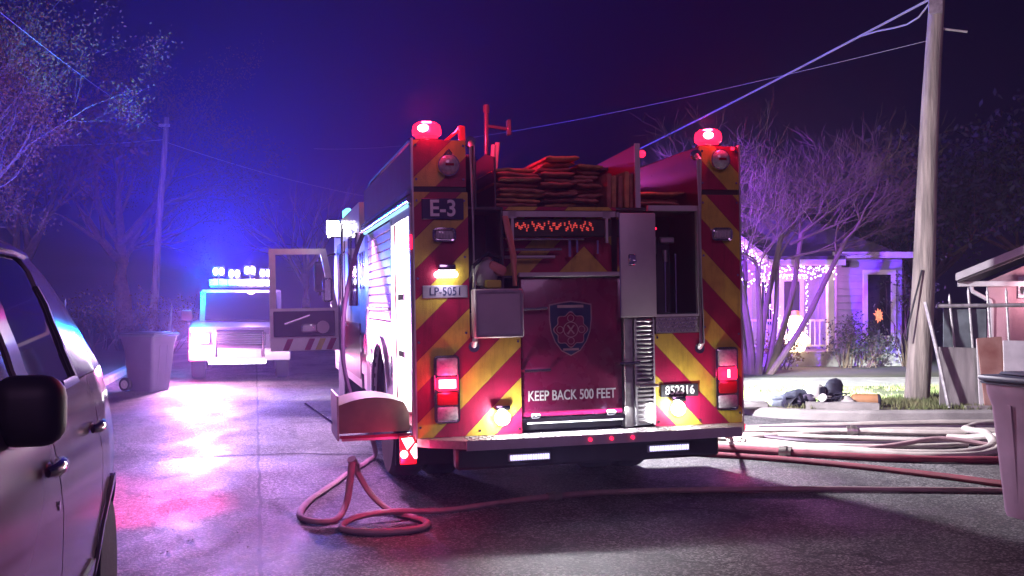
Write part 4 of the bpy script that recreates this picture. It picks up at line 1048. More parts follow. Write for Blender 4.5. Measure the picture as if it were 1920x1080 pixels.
# scene lamps high on the left of the cab
for k, (y, z) in enumerate(((6.7, 2.56), (6.95, 2.62))):
    c = E_('scene_lamp', B().box(-1.36, -1.2, y-0.1, y+0.1, z-0.1, z+0.1, 0.03, seg=2), 'chrome')
    E_('scene_lamp_lens', B().box(-1.375, -1.361, y-0.09, y+0.09, z-0.09, z+0.09, 0.002).box(-1.34, -1.22, y-0.108, y-0.101, z-0.08, z+0.08), 'e_white', c, smooth=False)
E_('cab_beacon', B().lathe([(0.06, 2.72), (0.075, 2.75), (0.075, 2.83), (0.02, 2.87)], (-1.1, 6.8, 0), seg=14), 'e_cyan')
E_('side_light', B().box(-1.235, -1.193, 5.9, 6.05, 2.5, 2.58, 0.01), 'e_white')
lamp('scene_light', 'SPOT', EL((-1.42, 6.7, 2.5)), 1150, (0.92, 0.56, 1.0), eng, target=EL((-2.2, 5.6, 0.0)), spot=84, radius=0.1, blend=0.8)
lamp('scene_light', 'SPOT', EL((-1.32, 2.6, 2.25)), 520, (0.95, 0.34, 1.0), eng, target=EL((-2.2, 1.7, 0.0)), spot=105, radius=0.08, blend=0.8)
# right side scene lamp that floods the lawn
c = E_('scene_lamp', B().box(1.2, 1.34, 3.9, 4.2, 2.4, 2.6, 0.03, seg=2), 'chrome')
E_('scene_lamp_lens', B().box(1.341, 1.352, 3.92, 4.18, 2.42, 2.58, 0.002), 'e_white', c, smooth=False)
lamp('scene_light', 'AREA', EL((1.40, 4.05, 2.5)), 1000, (0.95, 0.88, 1.0), eng, target=EL((5.0, 3.7, 0.1)), size=(0.26, 0.16))
lamp('lawn_light', 'SPOT', EL((1.42, 4.25, 2.5)), 42000, (0.88, 1.0, 0.98), eng, target=EL((6.25, 7.75, 0.1)), spot=32, radius=0.08, blend=0.45)
lamp('bar_flash', 'SPOT', EL((0.75, 7.35, 3.05)), 30000, (0.19, 0.025, 1.0), eng, target=EL((10.0, 13.5, 2.4)), spot=40, blend=0.6, radius=0.08)
lamp('bar_flash', 'SPOT', EL((-0.75, 7.35, 3.05)), 900, (1.0, 0.45, 0.75), eng, target=EL((-7.6, 22.0, 4.0)), spot=70, blend=0.7, radius=0.08)
lamp('pole_fill', 'SPOT', EL((-0.9, 7.35, 3.05)), 6000, (1.0, 0.25, 0.6), eng, target=(EL((-6.4, 36.3, 4.8))), spot=15, blend=0.6, radius=0.06)  # added narrow spot that brightens the far left pole
lamp('bar_flash', 'POINT', EL((-0.75, 7.35, 3.05)), 160, (0.9, 0.08, 0.6), eng, radius=0.08)

# unseen flap added on the right flank to shape the scene light's shadow edge
od = E_('shadow_flap', B().box(1.252, 1.70, 2.48, 2.52, 0.72, 2.2, 0.008), 'red', smooth=False)
E_('flap_latch', B().box(1.60, 1.66, 2.46, 2.479, 1.4, 1.5, 0.005), 'chrome', od)
# added lens and red spot for the magenta patch on the left road
sf = E_('red_patch_lens', B().box(-1.278, -1.263, 0.0, 0.05, 1.96, 2.06), 'e_red')
lamp('red_patch_fill', 'SPOT', EL((-1.34, 0.02, 2.0)), 4200, (1.0, 0.015, 0.22), eng, target=EL((-4.0, 1.5, 0.0)), spot=44, blend=0.6, radius=0.05)
# headlights at the front of the engine
for s_ in (-1, 1):
    E_('headlight', B().box(s_*0.9-0.18, s_*0.9+0.18, 8.36, 8.42, 0.85, 1.02, 0.02), 'e_white')
    lamp('headlight_beam', 'SPOT', EL((s_*0.9, 8.5, 0.94)), 900 if s_ < 0 else 350, (1.0, 0.8, 0.98), eng, target=EL((s_*0.9-1.9, 14.0, 0.7)), spot=90, blend=0.8, radius=0.07)

# open front cab door swung out
dw = 0.95
door = E_('open_cab_door', B().box(-1.2-dw, -1.2, 7.50, 7.56, 0.92, 1.52), 'white_paint', smooth=False)
E_('door_frame', B().box(-1.2-dw, -1.2-dw+0.09, 7.505, 7.555, 1.52, 2.36).prism([(-1.29, 1.52), (-1.2, 1.52), (-1.36, 2.36), (-1.45, 2.36)], 'y', 7.505, 7.555).box(-1.2-dw+0.09, -1.36, 7.506, 7.554, 2.28, 2.36), 'satin', door, smooth=False)
E_('door_liner', B().box(-1.2-dw+0.05, -1.25, 7.47, 7.499, 1.12, 1.48, 0.01), 'black', door)
E_('door_handle', B().cyl((-1.95, 7.44, 1.3), (-1.6, 7.44, 1.42), 0.02).box(-1.72, -1.5, 7.43, 7.469, 1.18, 1.3, 0.02), 'chrome', door)
E_('door_speaker', B().cyl((-1.42, 7.469, 1.25), (-1.42, 7.45, 1.25), 0.09, seg=16), 'galv', door)
for i in range(6):
    x0 = -2.13 + i*0.15
    E_('door_stripe', B().prism([(x0, 0.93), (x0+0.08, 0.93), (x0+0.15, 1.09), (x0+0.07, 1.09)], 'y', 7.478, 7.499), ('letter', 'red')[i % 2] if i != 4 else 'gear_yellow', door, smooth=False)
E_('door_stripe_back', B().box(-2.14, -1.2, 7.486, 7.4985, 0.925, 1.10), 'letter', door, smooth=False)
E_('door_mirror', B().box(-1.42, -1.28, 7.40, 7.5, 1.6, 1.95, 0.03), 'chrome', door)

# gear bag and rope in the nook
gb = empty('gear_bag', to_world((-0.74, 0.12, 1.675)), R(14.2), label='white and pink gear bag stuffed in the nook over the steel box', category='bag')
o = B().sph((0, -0.1, 0.11), 0.11, sc=(0.85, 0.9, 1.0), u=14, v=10)
for v in o.bm.verts: v.co += v.co.normalized()*0.02*mnoise.noise(v.co*14)
o.build('bag_body', M['gear_white'], gb)
B().box(-0.06, 0.08, -0.2, -0.1, 0.12, 0.2, 0.03, M=Matrix.Rotation(R(25), 4, 'Y'), seg=2).build('bag_flap', M['gear_pink'], gb)
B().tube([(-0.11, -0.14, 0.05), (-0.1, -0.19, 0.16), (0.0, -0.2, 0.25), (0.1, -0.16, 0.22), (0.11, -0.1, 0.08)], 0.014, seg=7).build('bag_strap', M['gear_dark'], gb)
B().box(-0.02, 0.1, -0.21, -0.18, 0.0, 0.06, 0.01).build('bag_pocket', M['gear_yellow'], gb)
hs = B()
hs.tube([(0, 0, 0.5), (0.02, -0.03, 0.38), (0.05, -0.05, 0.2), (0.06, -0.05, 0.0)], [0.03, 0.04, 0.045, 0.03], seg=9, flat=0.5)
o = hs.build('hanging_strap', M['gear_pink'], None, label='salmon pink strap hanging down left of the rack', category='strap'); o.location = to_world((-0.60, -0.03, 1.69)); o.rotation_euler = (0, 0, R(14.2))

# dark supply hose hanging down the left side of the engine
a_ = [(-1.29, 3.05, 2.27), (-1.36, 3.0, 2.1), (-1.45, 2.9, 1.8), (-1.52, 2.8, 1.4), (-1.53, 2.7, 1.0), (-1.47, 2.6, 0.68), (-1.40, 2.5, 0.5)]
def smooth_path(pts, n=8):
    P_ = [Vector(p) for p in pts]; out = []
    for i in range(len(P_)-1):
        p0, p1, p2, p3 = P_[max(i-1, 0)], P_[i], P_[i+1], P_[min(i+2, len(P_)-1)]
        for k in range(n):
            t = k/n
            out.append(0.5*((2*p1) + (p2-p0)*t + (2*p0-5*p1+4*p2-p3)*t*t + (-p0+3*p1-3*p2+p3)*t**3))
    out.append(P_[-1]); return out
B().tube(smooth_path([to_world(p) for p in a_]), 0.022, seg=8).build('hanging_hose', M['hose_dark'], None, label='dark hose bowing down the left flank of the fire engine', category='hose')

# ------------------------------------------------------------------ parked car in the left foreground (local: y forward, its left flank faces the street)
car = empty('parked_car', (-2.216, 2.73, 0), R(180 + 15.9), label='silver brown parked car close by on the left', category='car')
WR, RA, FA = 0.365, -1.42, 1.42
def lerp_tab(tab, x):
    if x <= tab[0][0]: return tab[0][1]
    for (a, va), (b_, vb) in zip(tab, tab[1:]):
        if x <= b_:
            t = (x-a)/(b_-a); t = t*t*(3-2*t)*0.5 + t*0.5
            return va + (vb-va)*t
    return tab[-1][1]
WZ = [(0.22, 0.86), (0.42, 0.88), (0.62, 0.908), (0.78, 0.925), (0.95, 0.928), (1.12, 0.905), (1.26, 0.868), (1.31, 0.845), (1.40, 0.815), (1.52, 0.775), (1.64, 0.725), (1.76, 0.655), (1.82, 0.56), (1.90, 0.35)]
PY = [(-2.35, 0.70), (-2.15, 0.84), (-1.95, 0.925), (-1.7, 0.975), (-1.3, 1.0), (1.2, 1.0), (1.7, 0.97), (2.1, 0.86), (2.35, 0.68)]
def hw(y, z):
    p = lerp_tab(PY, y)
    g = max(0.0, z-1.3)/0.45
    tail = 1.0 - 0.16*g*max(0.0, min(1.0, (-y-0.7)/1.2))
    return lerp_tab(WZ, z)*p*tail
ROOF = [(-2.12, 1.02), (-2.06, 1.20), (-1.99, 1.34), (-1.88, 1.49), (-1.70, 1.64), (-1.47, 1.755), (-1.1, 1.83), (0.1, 1.86), (0.5, 1.78), (0.95, 1.42), (1.15, 1.27), (2.2, 1.02), (2.3, 0.7)]
def roof_z(y): return lerp_tab(ROOF, y)
def patch(name, y0, y1, zlo, zhi, m, parent=None, off=0.0, ny=16, nz=10, side=-1, inset_edges=True):
    b = B()
    def f(u, v):
        y = y0 + (y1-y0)*u
        a, c = zlo(y), zhi(y)
        z = a + (max(c, a+0.001)-a)*v
        return (side*(hw(y, z) + off), y, z)
    b.grid(f, ny, nz)
    # thin return edges so the panel has depth
    for e in [e for e in b.bm.edges if len(e.link_faces) == 1]:
        pass
    r = bmesh.ops.extrude_edge_only(b.bm, edges=[e for e in b.bm.edges if len(e.link_faces) == 1])
    for g in r['geom']:
        if isinstance(g, bmesh.types.BMVert): g.co.x -= side*0.014
    return b.build(name, M[m], parent or car)
def arch(cy_, r):
    return lambda y: 0.365 + math.sqrt(max(0.0, r*r - (y-cy_)**2)) if abs(y-cy_) < r else 0.27
def k(v): return lambda y: v
belt = 1.27
M['gap'] = M['black']
for side in (-1, 1):
    # dark inner shell that the gaps and arches show
    inner = B()
    inner.grid(lambda u, v: (side*(hw(-2.0+4.0*u, 0.3+0.95*v)-0.035), -2.0+4.0*u, 0.3+0.95*v) if True else None, 20, 6)
    # cut arches by pulling inner shell vertices inwards near the wheels
    for v in inner.bm.verts:
        for c in (RA, FA):
            if (v.co.y-c)**2 + (v.co.z-0.365)**2 < 0.45**2: v.co.x = side*0.55
    inner.build('inner_shell', M['gap'], car)
    fd = patch('front_door', -0.02, 1.02, k(0.42), k(belt), 'car', side=side)
    rd = patch('rear_door', -1.04, -0.035, lambda y: max(0.42, 0.365+math.sqrt(max(0, 0.47**2-(y-RA)**2))+0.02) if abs(y-RA) < 0.47 else 0.42, k(belt), 'car', side=side, ny=24)
    patch('rocker_panel', -0.94, 1.0, k(0.24), k(0.405), 'car', side=side)
    patch('door_moulding', -0.90, -0.05, k(0.53), k(0.585), 'car', rd, off=0.014, nz=3, side=side)
    patch('door_moulding', 0.0, 0.98, k(0.53), k(0.585), 'car', fd, off=0.014, nz=3, side=side)
    q = patch('rear_quarter', -2.10, -1.055, lambda y: 0.365+math.sqrt(max(0, 0.43**2-(y-RA)**2)) if abs(y-RA) < 0.43 else 0.36, lambda y: min(belt, roof_z(y)-0.005), 'car', side=side, ny=44)
    patch('arch_lip', RA-0.455, RA+0.455, lambda y: 0.365+math.sqrt(max(0, 0.425**2-(y-RA)**2)) if abs(y-RA) < 0.425 else 0.33, lambda y: 0.365+math.sqrt(max(0.0, 0.455**2-(y-RA)**2))+0.002, 'car', q, off=0.016, ny=44, nz=2, side=side)
    patch('front_wing', 1.035, 2.2, lambda y: 0.365+math.sqrt(max(0, 0.43**2-(y-FA)**2)) if abs(y-FA) < 0.43 else 0.36, lambda y: min(belt, roof_z(y)-0.005), 'car', side=side, ny=40)
    # greenhouse: roof rail, pillars and glass
    rail = lambda y: min(roof_z(y)-0.10, 1.715)
    patch('roof_rail', -1.66, 0.95, lambda y: max(belt, rail(y)), lambda y: max(belt+0.005, roof_z(y)-0.03), 'car', side=side, ny=30, nz=5)
    patch('rear_pillar', -2.05, -0.80, lambda y: belt+0.004, lambda y: max(belt+0.006, min(roof_z(y)-0.012, 1.714 if y > -1.62 else 9)), 'car', side=side, off=0.002, ny=26, nz=9)
    def wedge(y): return min(rail(y)-0.006, belt+0.03 + (y+1.34)*2.1 if y < -1.02 else 9)
    gl = patch('rear_window', -0.80, 0.0, k(belt+0.012), lambda y: rail(y)-0.004 - 0.10*max(0.0, (-y-0.6)/0.2)**2, 'glass', side=side, off=-0.010, ny=30)
    patch('window_trim', -0.83, 1.0, k(belt-0.008), k(belt+0.018), 'chrome', side=side, off=0.004, nz=2, ny=40)
    patch('rear_window_seal', -0.835, -0.795, k(belt+0.012), lambda y: rail(y)-0.10, 'black', side=side, off=0.005, ny=2)
    patch('rail_moulding', -1.2, 0.7, lambda y: rail(y)+0.022, lambda y: rail(y)+0.038, 'chrome', side=side, off=0.012, ny=24, nz=1)
    patch('centre_pillar', 0.0, 0.15, k(belt+0.012), lambda y: rail(y)-0.002, 'car', side=side, off=0.0, ny=4)
    patch('front_window', 0.15, 0.86, k(belt+0.012), lambda y: max(belt+0.014, min(rail(y)-0.004, roof_z(y)-0.13)), 'glass', side=side, off=-0.010, ny=20)
    patch('front_pillar', 0.6, 1.12, lambda y: max(belt+0.004, roof_z(y)-0.13), lambda y: max(belt+0.008, roof_z(y)-0.03), 'car', side=side, ny=12, nz=3)
    patch('tail_lamp', -2.10, -1.985, k(0.80), lambda y: min(1.10, roof_z(y)-0.02), 'red_lens', side=side, off=0.006, ny=6, nz=8)
    patch('rear_bumper_side', -2.14, -1.86, k(0.33), k(0.70), 'car', side=side, off=0.02, ny=8, nz=8)
    for par, y in ((fd, 0.12), (rd, -0.88)):
        hz = 1.075
        cup = B().sph((side*(hw(y, hz)-0.004), y, hz-0.008), 0.07, sc=(0.10, 1.1, 0.5), u=16, v=10); cup.build('handle_cup', M['black'], par)
        h = B().tube([(side*(hw(y, hz)+0.01), y-0.095, hz+0.012), (side*(hw(y, hz)+0.028), y-0.07, hz+0.014), (side*(hw(y, hz)+0.034), y, hz+0.016), (side*(hw(y, hz)+0.028), y+0.07, hz+0.014), (side*(hw(y, hz)+0.01), y+0.095, hz+0.012)], [0.012, 0.017, 0.018, 0.017, 0.012], seg=8, flat=1.2); h.build('door_handle', M['chrome'], par)
    B().cyl((side*(hw(0.12, 0.98)), 0.05, 0.965), (side*(hw(0.12, 0.98)+0.004), 0.05, 0.965), 0.014, seg=10).build('lock', M['chrome'], fd)
    mr = B().box(side*0.925-0.085, side*0.925+0.085, 0.45, 0.58, 1.20, 1.375, 0.055, seg=4); mo = mr.build('door_mirror', M['black'], car)
    B().box(side*0.84-0.06, side*0.84+0.06, 0.50, 0.57, 1.22, 1.28, 0.02).build('mirror_arm', M['black'], mo)
    B().box(side*0.925-0.07, side*0.925+0.07, 0.438, 0.449, 1.22, 1.355, 0.004).build('mirror_glass', M['chrome'], mo)
rf = B(); rf.grid(lambda u, v: ((2*v-1)*(hw(-1.75+2.4*u, min(1.83, roof_z(-1.75+2.4*u)-0.03))+0.0), -1.75+2.4*u, roof_z(-1.75+2.4*u)-0.03+0.055*(1-(2*v-1)**2)), 24, 14)
rf.build('roof', M['car'], car)
tg = B(); tg.grid(lambda u, v: ((2*v-1)*(hw(-2.12+0.4*u, roof_z(-2.12+0.4*u)-0.012)-0.002), -2.12+0.4*u - 0.05*(1-(2*v-1)**2), roof_z(-2.12+0.4*u)-0.012), 12, 12)
tg.build('rear_screen', M['glass'], car)
tl_ = B(); tl_.grid(lambda u, v: ((2*v-1)*(hw(-2.1, 0.32+0.72*u)-0.01), -2.10-0.07*(1-(2*v-1)**2), 0.32+0.72*u), 8, 12); tl_.build('tailgate', M['car'], car)
ws = B(); ws.grid(lambda u, v: ((2*v-1)*(hw(0.5+0.62*u, roof_z(0.5+0.62*u)-0.03)-0.01), 0.5+0.62*u, roof_z(0.5+0.62*u)-0.03+0.02*(1-(2*v-1)**2)), 10, 12); ws.build('windscreen', M['glass'], car)
hd = B(); hd.grid(lambda u, v: ((2*v-1)*(hw(1.12+1.1*u, min(belt, roof_z(1.12+1.1*u)))-0.005), 1.12+1.1*u, roof_z(1.12+1.1*u)-0.01+0.03*(1-(2*v-1)**2)), 12, 12); hd.build('bonnet', M['car'], car)
fr = B(); fr.grid(lambda u, v: ((2*v-1)*(hw(2.2, 0.3+0.72*u)), 2.2+0.1*(1-(2*v-1)**2), 0.3+0.72*u), 8, 12); fr.build('front_bumper', M['car'], car)
B().box(-0.8, 0.8, -1.95, 2.1, 0.2, 0.3).build('underbody', M['black'], car, smooth=False)
for x, y, s in ((-0.80, RA, -1), (0.80, RA, 1), (-0.80, FA, -1), (0.80, FA, 1)): wheel(car, x, y, WR, 0.225, s)

# ------------------------------------------------------------------ emergency vehicle facing the camera down the street
sx, sy = S(-0.30, 21.0)
suv = empty('emergency_utility_vehicle', (sx, sy, 0), R(180 + 14.2), label='emergency utility vehicle facing the camera with blue roof lights', category='emergency vehicle')
def V_(name, b, m, parent=None, **kw): return b.build(name, M[m], parent or suv, **kw)
# local y forward towards the camera, front bumper at y = 0, body stretches to y = -5
V_('body', B().prism([(-0.06, 0.42), (-0.02, 0.95), (-0.12, 1.08), (-1.35, 1.17), (-5.0, 1.2), (-5.05, 0.45)], 'x', -0.98, 0.98).bevel(0.07, 3), 'suv_paint')
V_('cabin', B().prism([(-1.3, 1.17), (-2.05, 1.80), (-2.35, 1.87), (-4.8, 1.85), (-5.0, 1.2)], 'x', -0.84, 0.84).bevel(0.06, 3), 'suv_paint')
V_('windscreen', B().prism([(-1.33, 1.21), (-1.31, 1.22), (-2.02, 1.80), (-2.04, 1.79)], 'x', -0.74, 0.74), 'glass', smooth=False)
for s in (-1, 1):
    V_('side_window', B().box(s*0.845-0.006, s*0.845+0.006, -3.3, -2.2, 1.28, 1.75).box(s*0.845-0.006, s*0.845+0.006, -4.7, -3.4, 1.28, 1.75), 'glass', smooth=False)
    V_('wing_mirror', B().box(s*1.12-0.12, s*1.12+0.12, -1.75, -1.62, 1.2, 1.42, 0.04, seg=2), 'black')
    hl = V_('headlight', B().box(s*0.76-0.18, s*0.76+0.18, -0.03, 0.05, 0.76, 0.97, 0.02), 'clear_lens')
    V_('headlight_core', B().sph((s*0.76, 0.06, 0.87), 0.15 if s > 0 else 0.08, sc=(1, 0.3, 0.7), u=14, v=8), 'e_white' if s > 0 else 'e_white_soft', hl)
    V_('pillar', B().prism([(-1.3, 1.18), (-1.38, 1.16), (-2.10, 1.80), (-2.02, 1.82)], 'x', s*0.80-0.045, s*0.80+0.045), 'suv_paint', smooth=False)
    wheel(suv, s*0.84, -0.95, 0.39, 0.26, s); wheel(suv, s*0.84, -3.95, 0.39, 0.26, s)
gr = V_('grille', B().box(-0.5, 0.5, -0.02, 0.03, 0.72, 0.98, 0.01), 'black')
for i in range(5): V_('grille_bar', B().box(-0.48, 0.48, 0.031, 0.045, 0.75+i*0.045, 0.77+i*0.045), 'chrome', gr, smooth=False)
bmp = V_('bumper', B().box(-0.98, 0.98, -0.1, 0.14, 0.42, 0.66, 0.04, seg=2), 'white_paint')
V_('licence_plate', B().box(-0.32, 0.02, 0.141, 0.155, 0.5, 0.64), 'letter', bmp, smooth=False)
V_('bumper_lamp', B().box(-0.5, 0.6, 0.10, 0.15, 0.36, 0.43, 0.01), 'e_white', bmp)
V_('push_bar', B().tube([(-0.45, 0.2, 0.5), (-0.45, 0.22, 1.02), (0.45, 0.22, 1.02), (0.45, 0.2, 0.5)], 0.03), 'black')
lbar = V_('light_bar', B().box(-0.68, 0.68, -2.75, -2.4, 1.9, 1.96, 0.01), 'black')
for i in range(7):
    x = -0.6 + i*0.2
    V_('light_module', B().box(x-0.09, x+0.09, -2.74, -2.36, 1.962, 2.09, 0.03, seg=2), 'e_blue' if i >= 5 else ('e_cyan' if i == 4 else 'e_white'), lbar)
rack = V_('roof_rack', B().box(-0.7, 0.7, -4.4, -2.85, 1.9, 1.94).cyl((-0.7, -2.85, 2.1), (0.7, -2.85, 2.1), 0.02).cyl((-0.7, -2.85, 1.9), (-0.7, -2.85, 2.1), 0.02).cyl((0.7, -2.85, 1.9), (0.7, -2.85, 2.1), 0.02), 'chrome')
rnd = random.Random(4)
for i in range(4):
    x = -0.52 + i*0.345; z0 = (2.14, 2.2, 2.12, 2.17)[i]
    V_('rack_lamp', B().cyl((x, -2.95, 1.95), (x, -2.95, z0), 0.02).box(x-0.14, x+0.14, -3.06, -2.94, z0, z0+0.24, 0.03, seg=2), 'black', rack)
    for dx_ in (-0.065, 0.065):
        V_('rack_lamp_lens', B().sph((x+dx_, -2.935, z0+0.12), 0.055, sc=(1, 0.35, 1.5), u=12, v=8), 'e_white', rack)
V_('rack_hose_roll', B().cyl((0.0, -3.4, 2.12), (0.45, -3.4, 2.12), 0.17, seg=18), 'gear_dark', rack)
def VW(p):
    a = R(180+14.2)
    return (sx + p[0]*math.cos(a) - p[1]*math.sin(a), sy + p[0]*math.sin(a) + p[1]*math.cos(a), p[2])
lamp('blue_flash', 'SPOT', (0.55, -2.3, 2.16), 12500, (0.010, 0.012, 1.0), suv, target=(0.55, -2.3, 6.0), spot=172, blend=0.25, radius=0.08)
lamp('blue_flash', 'POINT', (0.55, -2.3, 2.16), 1500, (0.02, 0.012, 1.0), suv, radius=0.08)
lamp('cyan_flash', 'SPOT', (0.65, -2.2, 2.16), 4200, (0.0, 0.5, 1.0), suv, target=(0.65, -2.2, 6.0), spot=90, blend=0.25, radius=0.08)
lamp('roof_white', 'POINT', (-0.2, -2.2, 2.25), 220, (1.0, 0.5, 1.0), suv, radius=0.12)
lamp('headlight_beam', 'SPOT', (0.76, 0.13, 0.87), 1300, (1.0, 0.44, 0.95), suv, target=(0.8, 6, 0.2), spot=110, radius=0.08, blend=0.9)
lamp('cyan_flash', 'POINT', (0.9, -2.0, 2.15), 600, (0.0, 0.42, 1.0), suv, radius=0.1)
lamp('headlight_glare', 'POINT', (0.76, 0.25, 0.9), 420, (1.0, 0.55, 1.0), suv, radius=0.1)
lamp('red_flash', 'POINT', (1.0, 0.3, 0.7), 260, (1.0, 0.02, 0.3), suv, radius=0.08)

# ------------------------------------------------------------------ wheeled bins
def bin_(loc, rz, label, m='bin'):
    e = empty('wheeled_bin', loc, rz, label=label, category='wheelie bin', group='wheeled refuse bins')
    b = B(); ring_ = []
    for z, x, y in ((0.0, 0.24, 0.26), (0.04, 0.25, 0.27), (0.80, 0.305, 0.335), (0.86, 0.32, 0.35), (0.90, 0.33, 0.36), (0.97, 0.335, 0.365)):
        r = 0.06; ring = []
        for cx, cy_, a0 in ((x-r, y-r, 0), (-x+r, y-r, 90), (-x+r, -y+r, 180), (x-r, -y+r, 270)):
            for q in range(4):
                a = R(a0 + q*30); ring.append(b.bm.verts.new((cx+r*math.cos(a), cy_+r*math.sin(a), z)))
        ring_.append(ring)
    for i in range(len(ring_)-1):
        n = len(ring_[i])
        for q in range(n): b.bm.faces.new((ring_[i][q], ring_[i][(q+1) % n], ring_[i+1][(q+1) % n], ring_[i+1][q]))
    b.bm.faces.new(ring_[0][::-1])
    body = b.build('bin_body', M[m], e)
    for x in (-0.1, 0.1): B().prism([(-0.275, 0.1), (-0.345, 0.82), (-0.33, 0.82), (-0.262, 0.1)], 'x', x-0.02, x+0.02).build('moulded_rib', M[m], body)
    B().box(-0.345, 0.345, -0.375, 0.375, 0.965, 0.985, 0.006).box(-0.345, 0.345, -0.40, 0.36, 0.986, 1.03, 0.02, seg=2).box(-0.25, 0.25, -0.30, 0.25, 1.028, 1.055, 0.015).build('lid', M['bin_lid'], e)
    B().cyl((-0.26, 0.43, 0.98), (0.26, 0.43, 0.98), 0.018).box(-0.28, -0.24, 0.34, 0.45, 0.93, 1.0, 0.01).box(0.24, 0.28, 0.34, 0.45, 0.93, 1.0, 0.01).build('handle', M[m], e)
    for s in (-1, 1):
        w = B().cyl((s*0.27, 0.27, 0.12), (s*0.32, 0.27, 0.12), 0.12, seg=22).build('bin_wheel', M['rubber'], e)
        B().cyl((s*0.321, 0.27, 0.12), (s*0.33, 0.27, 0.12), 0.075, seg=16).cyl((s*0.331, 0.27, 0.12), (s*0.345, 0.27, 0.12), 0.02, seg=8).build('wheel_hub', M['galv'], w)
    B().cyl((-0.27, 0.27, 0.12), (0.27, 0.27, 0.12), 0.012, seg=8).build('axle', M['iron'], e)
    return e
bl = bin_((-6.52, 18.2, 0.0), R(70), 'violet grey wheeled bin at the left kerb before the far pole')
M['bin_pink'] = mat('bin_plastic_pinkish', (0.34, 0.19, 0.32), 0.5, var=0.15, vscale=4)
br = bin_((3.93, 7.3, 0.0), R(-72), 'pinkish violet wheeled bin cut off by the right edge', 'bin_pink')

# ------------------------------------------------------------------ hoses on the road
def hose(label, pts, r, m, name='fire_hose', coup=None):
    e = empty(name, (pts[0][0], pts[0][1], 0), label=label, category='fire hose', group='hoses lying on the road')
    o0 = Vector((pts[0][0], pts[0][1], 0))
    P_ = smooth_path([(p[0], p[1], (p[2] if len(p) > 2 else r*0.9)) for p in pts], 10)
    P_ = [p - o0 for p in P_]
    P_ = [p + Vector((0.016*mnoise.noise((p.x*2.3, p.y*2.3, r*90)), 0.016*mnoise.noise((p.x*2.3, p.y*2.3, 7+r*90)), 0)) for p in P_]
    rs_ = [r*(1 + 0.16*mnoise.noise((p.x*3.1, p.y*3.1, 3.3 + r*50))) for p in P_]
    b = B().tube(P_, rs_, seg=10, flat=0.86); b.build('hose_line', M[m], e)
    for i in (coup or ()):
        j = int(i*(len(P_)-2)); a, c = P_[j], P_[j+1]; d = (c-a).normalized()
        B().cyl(a-d*0.06, a+d*0.06, r*1.35, seg=12).cyl(a-d*0.015, a+d*0.015, r*1.6, seg=12).build('coupling', M['brass'], e)
    return e
M['hose_mauve'] = mat('hose_jacket_mauve', (0.46, 0.30, 0.31), 0.7, var=0.15, vscale=10, bump=0.25, bscale=220)
hose('looping mauve hose lying behind the fire engine and running right', [(-1.48, 10.5, 0.52), (-1.45, 10.4, 0.24), (-1.38, 10.22, 0.04), (-1.41, 9.85), (-1.46, 9.25), (-1.53, 8.45), (-1.57, 7.75), (-1.51, 7.28), (-1.36, 7.1), (-1.25, 7.2), (-1.215, 7.4, 0.1), (-1.20, 7.5, 0.27), (-1.195, 7.55, 0.37), (-1.165, 7.6, 0.29), (-1.05, 7.55, 0.13), (-0.88, 7.42, 0.03), (-0.67, 7.2), (-0.59, 7.03), (-0.66, 6.86), (-0.88, 6.77), (-1.1, 6.82), (-1.18, 6.97), (-1.09, 7.14, 0.05), (-0.85, 7.28, 0.06), (-0.5, 7.46, 0.03), (-0.05, 7.82), (0.5, 8.12), (1.05, 8.27), (2.4, 8.36), (4.1, 8.28), (6.5, 7.9)], 0.026, 'hose_mauve', coup=(0.42, 0.86))
hose('red hose running from under the engine to the right bin', [(1.1, 10.5), (1.85, 10.33), (2.79, 9.85), (3.58, 9.2), (4.2, 8.52), (5.2, 7.4)], 0.032, 'hose_red')
hose('pale hose lying closest along the right kerb', [(2.1, 11.9), (2.6, 12.15), (3.3, 12.5), (4.3, 12.72), (5.4, 12.9), (6.6, 13.0), (8.0, 13.05)], 0.042, 'hose_tan', coup=(0.2,))
hose('pale hose ending in the upper turn of the S bend', [(1.7, 11.3), (2.4, 11.95), (3.3, 12.1), (4.2, 12.0), (5.0, 11.85), (6.4, 11.9), (7.6, 12.1)], 0.044, 'hose_tan', coup=(0.48,))
hose('thick pale hose bent in an S beside the right bin', [(8.0, 12.7), (6.9, 12.85), (6.1, 12.8), (5.55, 12.35), (5.3, 11.75, 0.09), (5.2, 11.1, 0.13), (5.0, 10.55, 0.07), (4.5, 10.2), (3.8, 10.25), (3.2, 10.6), (2.6, 11.2), (2.1, 11.6)], 0.05, 'hose_tan')
hose('pale hose curving under the S bend towards the bin', [(1.9, 11.0), (2.6, 10.75), (3.4, 10.35), (4.2, 10.05), (4.9, 10.35), (5.2, 10.75, 0.14), (5.1, 11.3, 0.06), (4.95, 11.5)], 0.044, 'hose_tan')
hose('dark maroon hose lying flat below the S bend', [(1.5, 10.9), (2.4, 10.55), (3.4, 10.05), (4.3, 9.85), (5.2, 9.8), (6.5, 9.7)], 0.042, 'hose_red', coup=(0.3,))
hose('dark hose lying behind the pale S bend hose', [(2.4, 12.4), (3.4, 12.35), (4.8, 12.45), (6.0, 12.4), (7.5, 12.3)], 0.036, 'hose_dark')
hose('short red line with lit tip beside the engine rear corner', [(1.72, 9.2, 0.55), (2.05, 10.0, 0.32), (2.32, 10.9, 0.12), (2.52, 11.6, 0.05)], 0.022, 'hose_red')
B().sph((2.54, 11.62, 0.07), 0.045, u=12, v=8).build('marker_lamp', M['e_red'], None, label='small glowing red marker lamp on the road right of the engine', category='lamp')
lamp('marker_lamp_light', 'POINT', (2.56, 11.5, 0.16), 6, (1.0, 0.03, 0.15), radius=0.04)

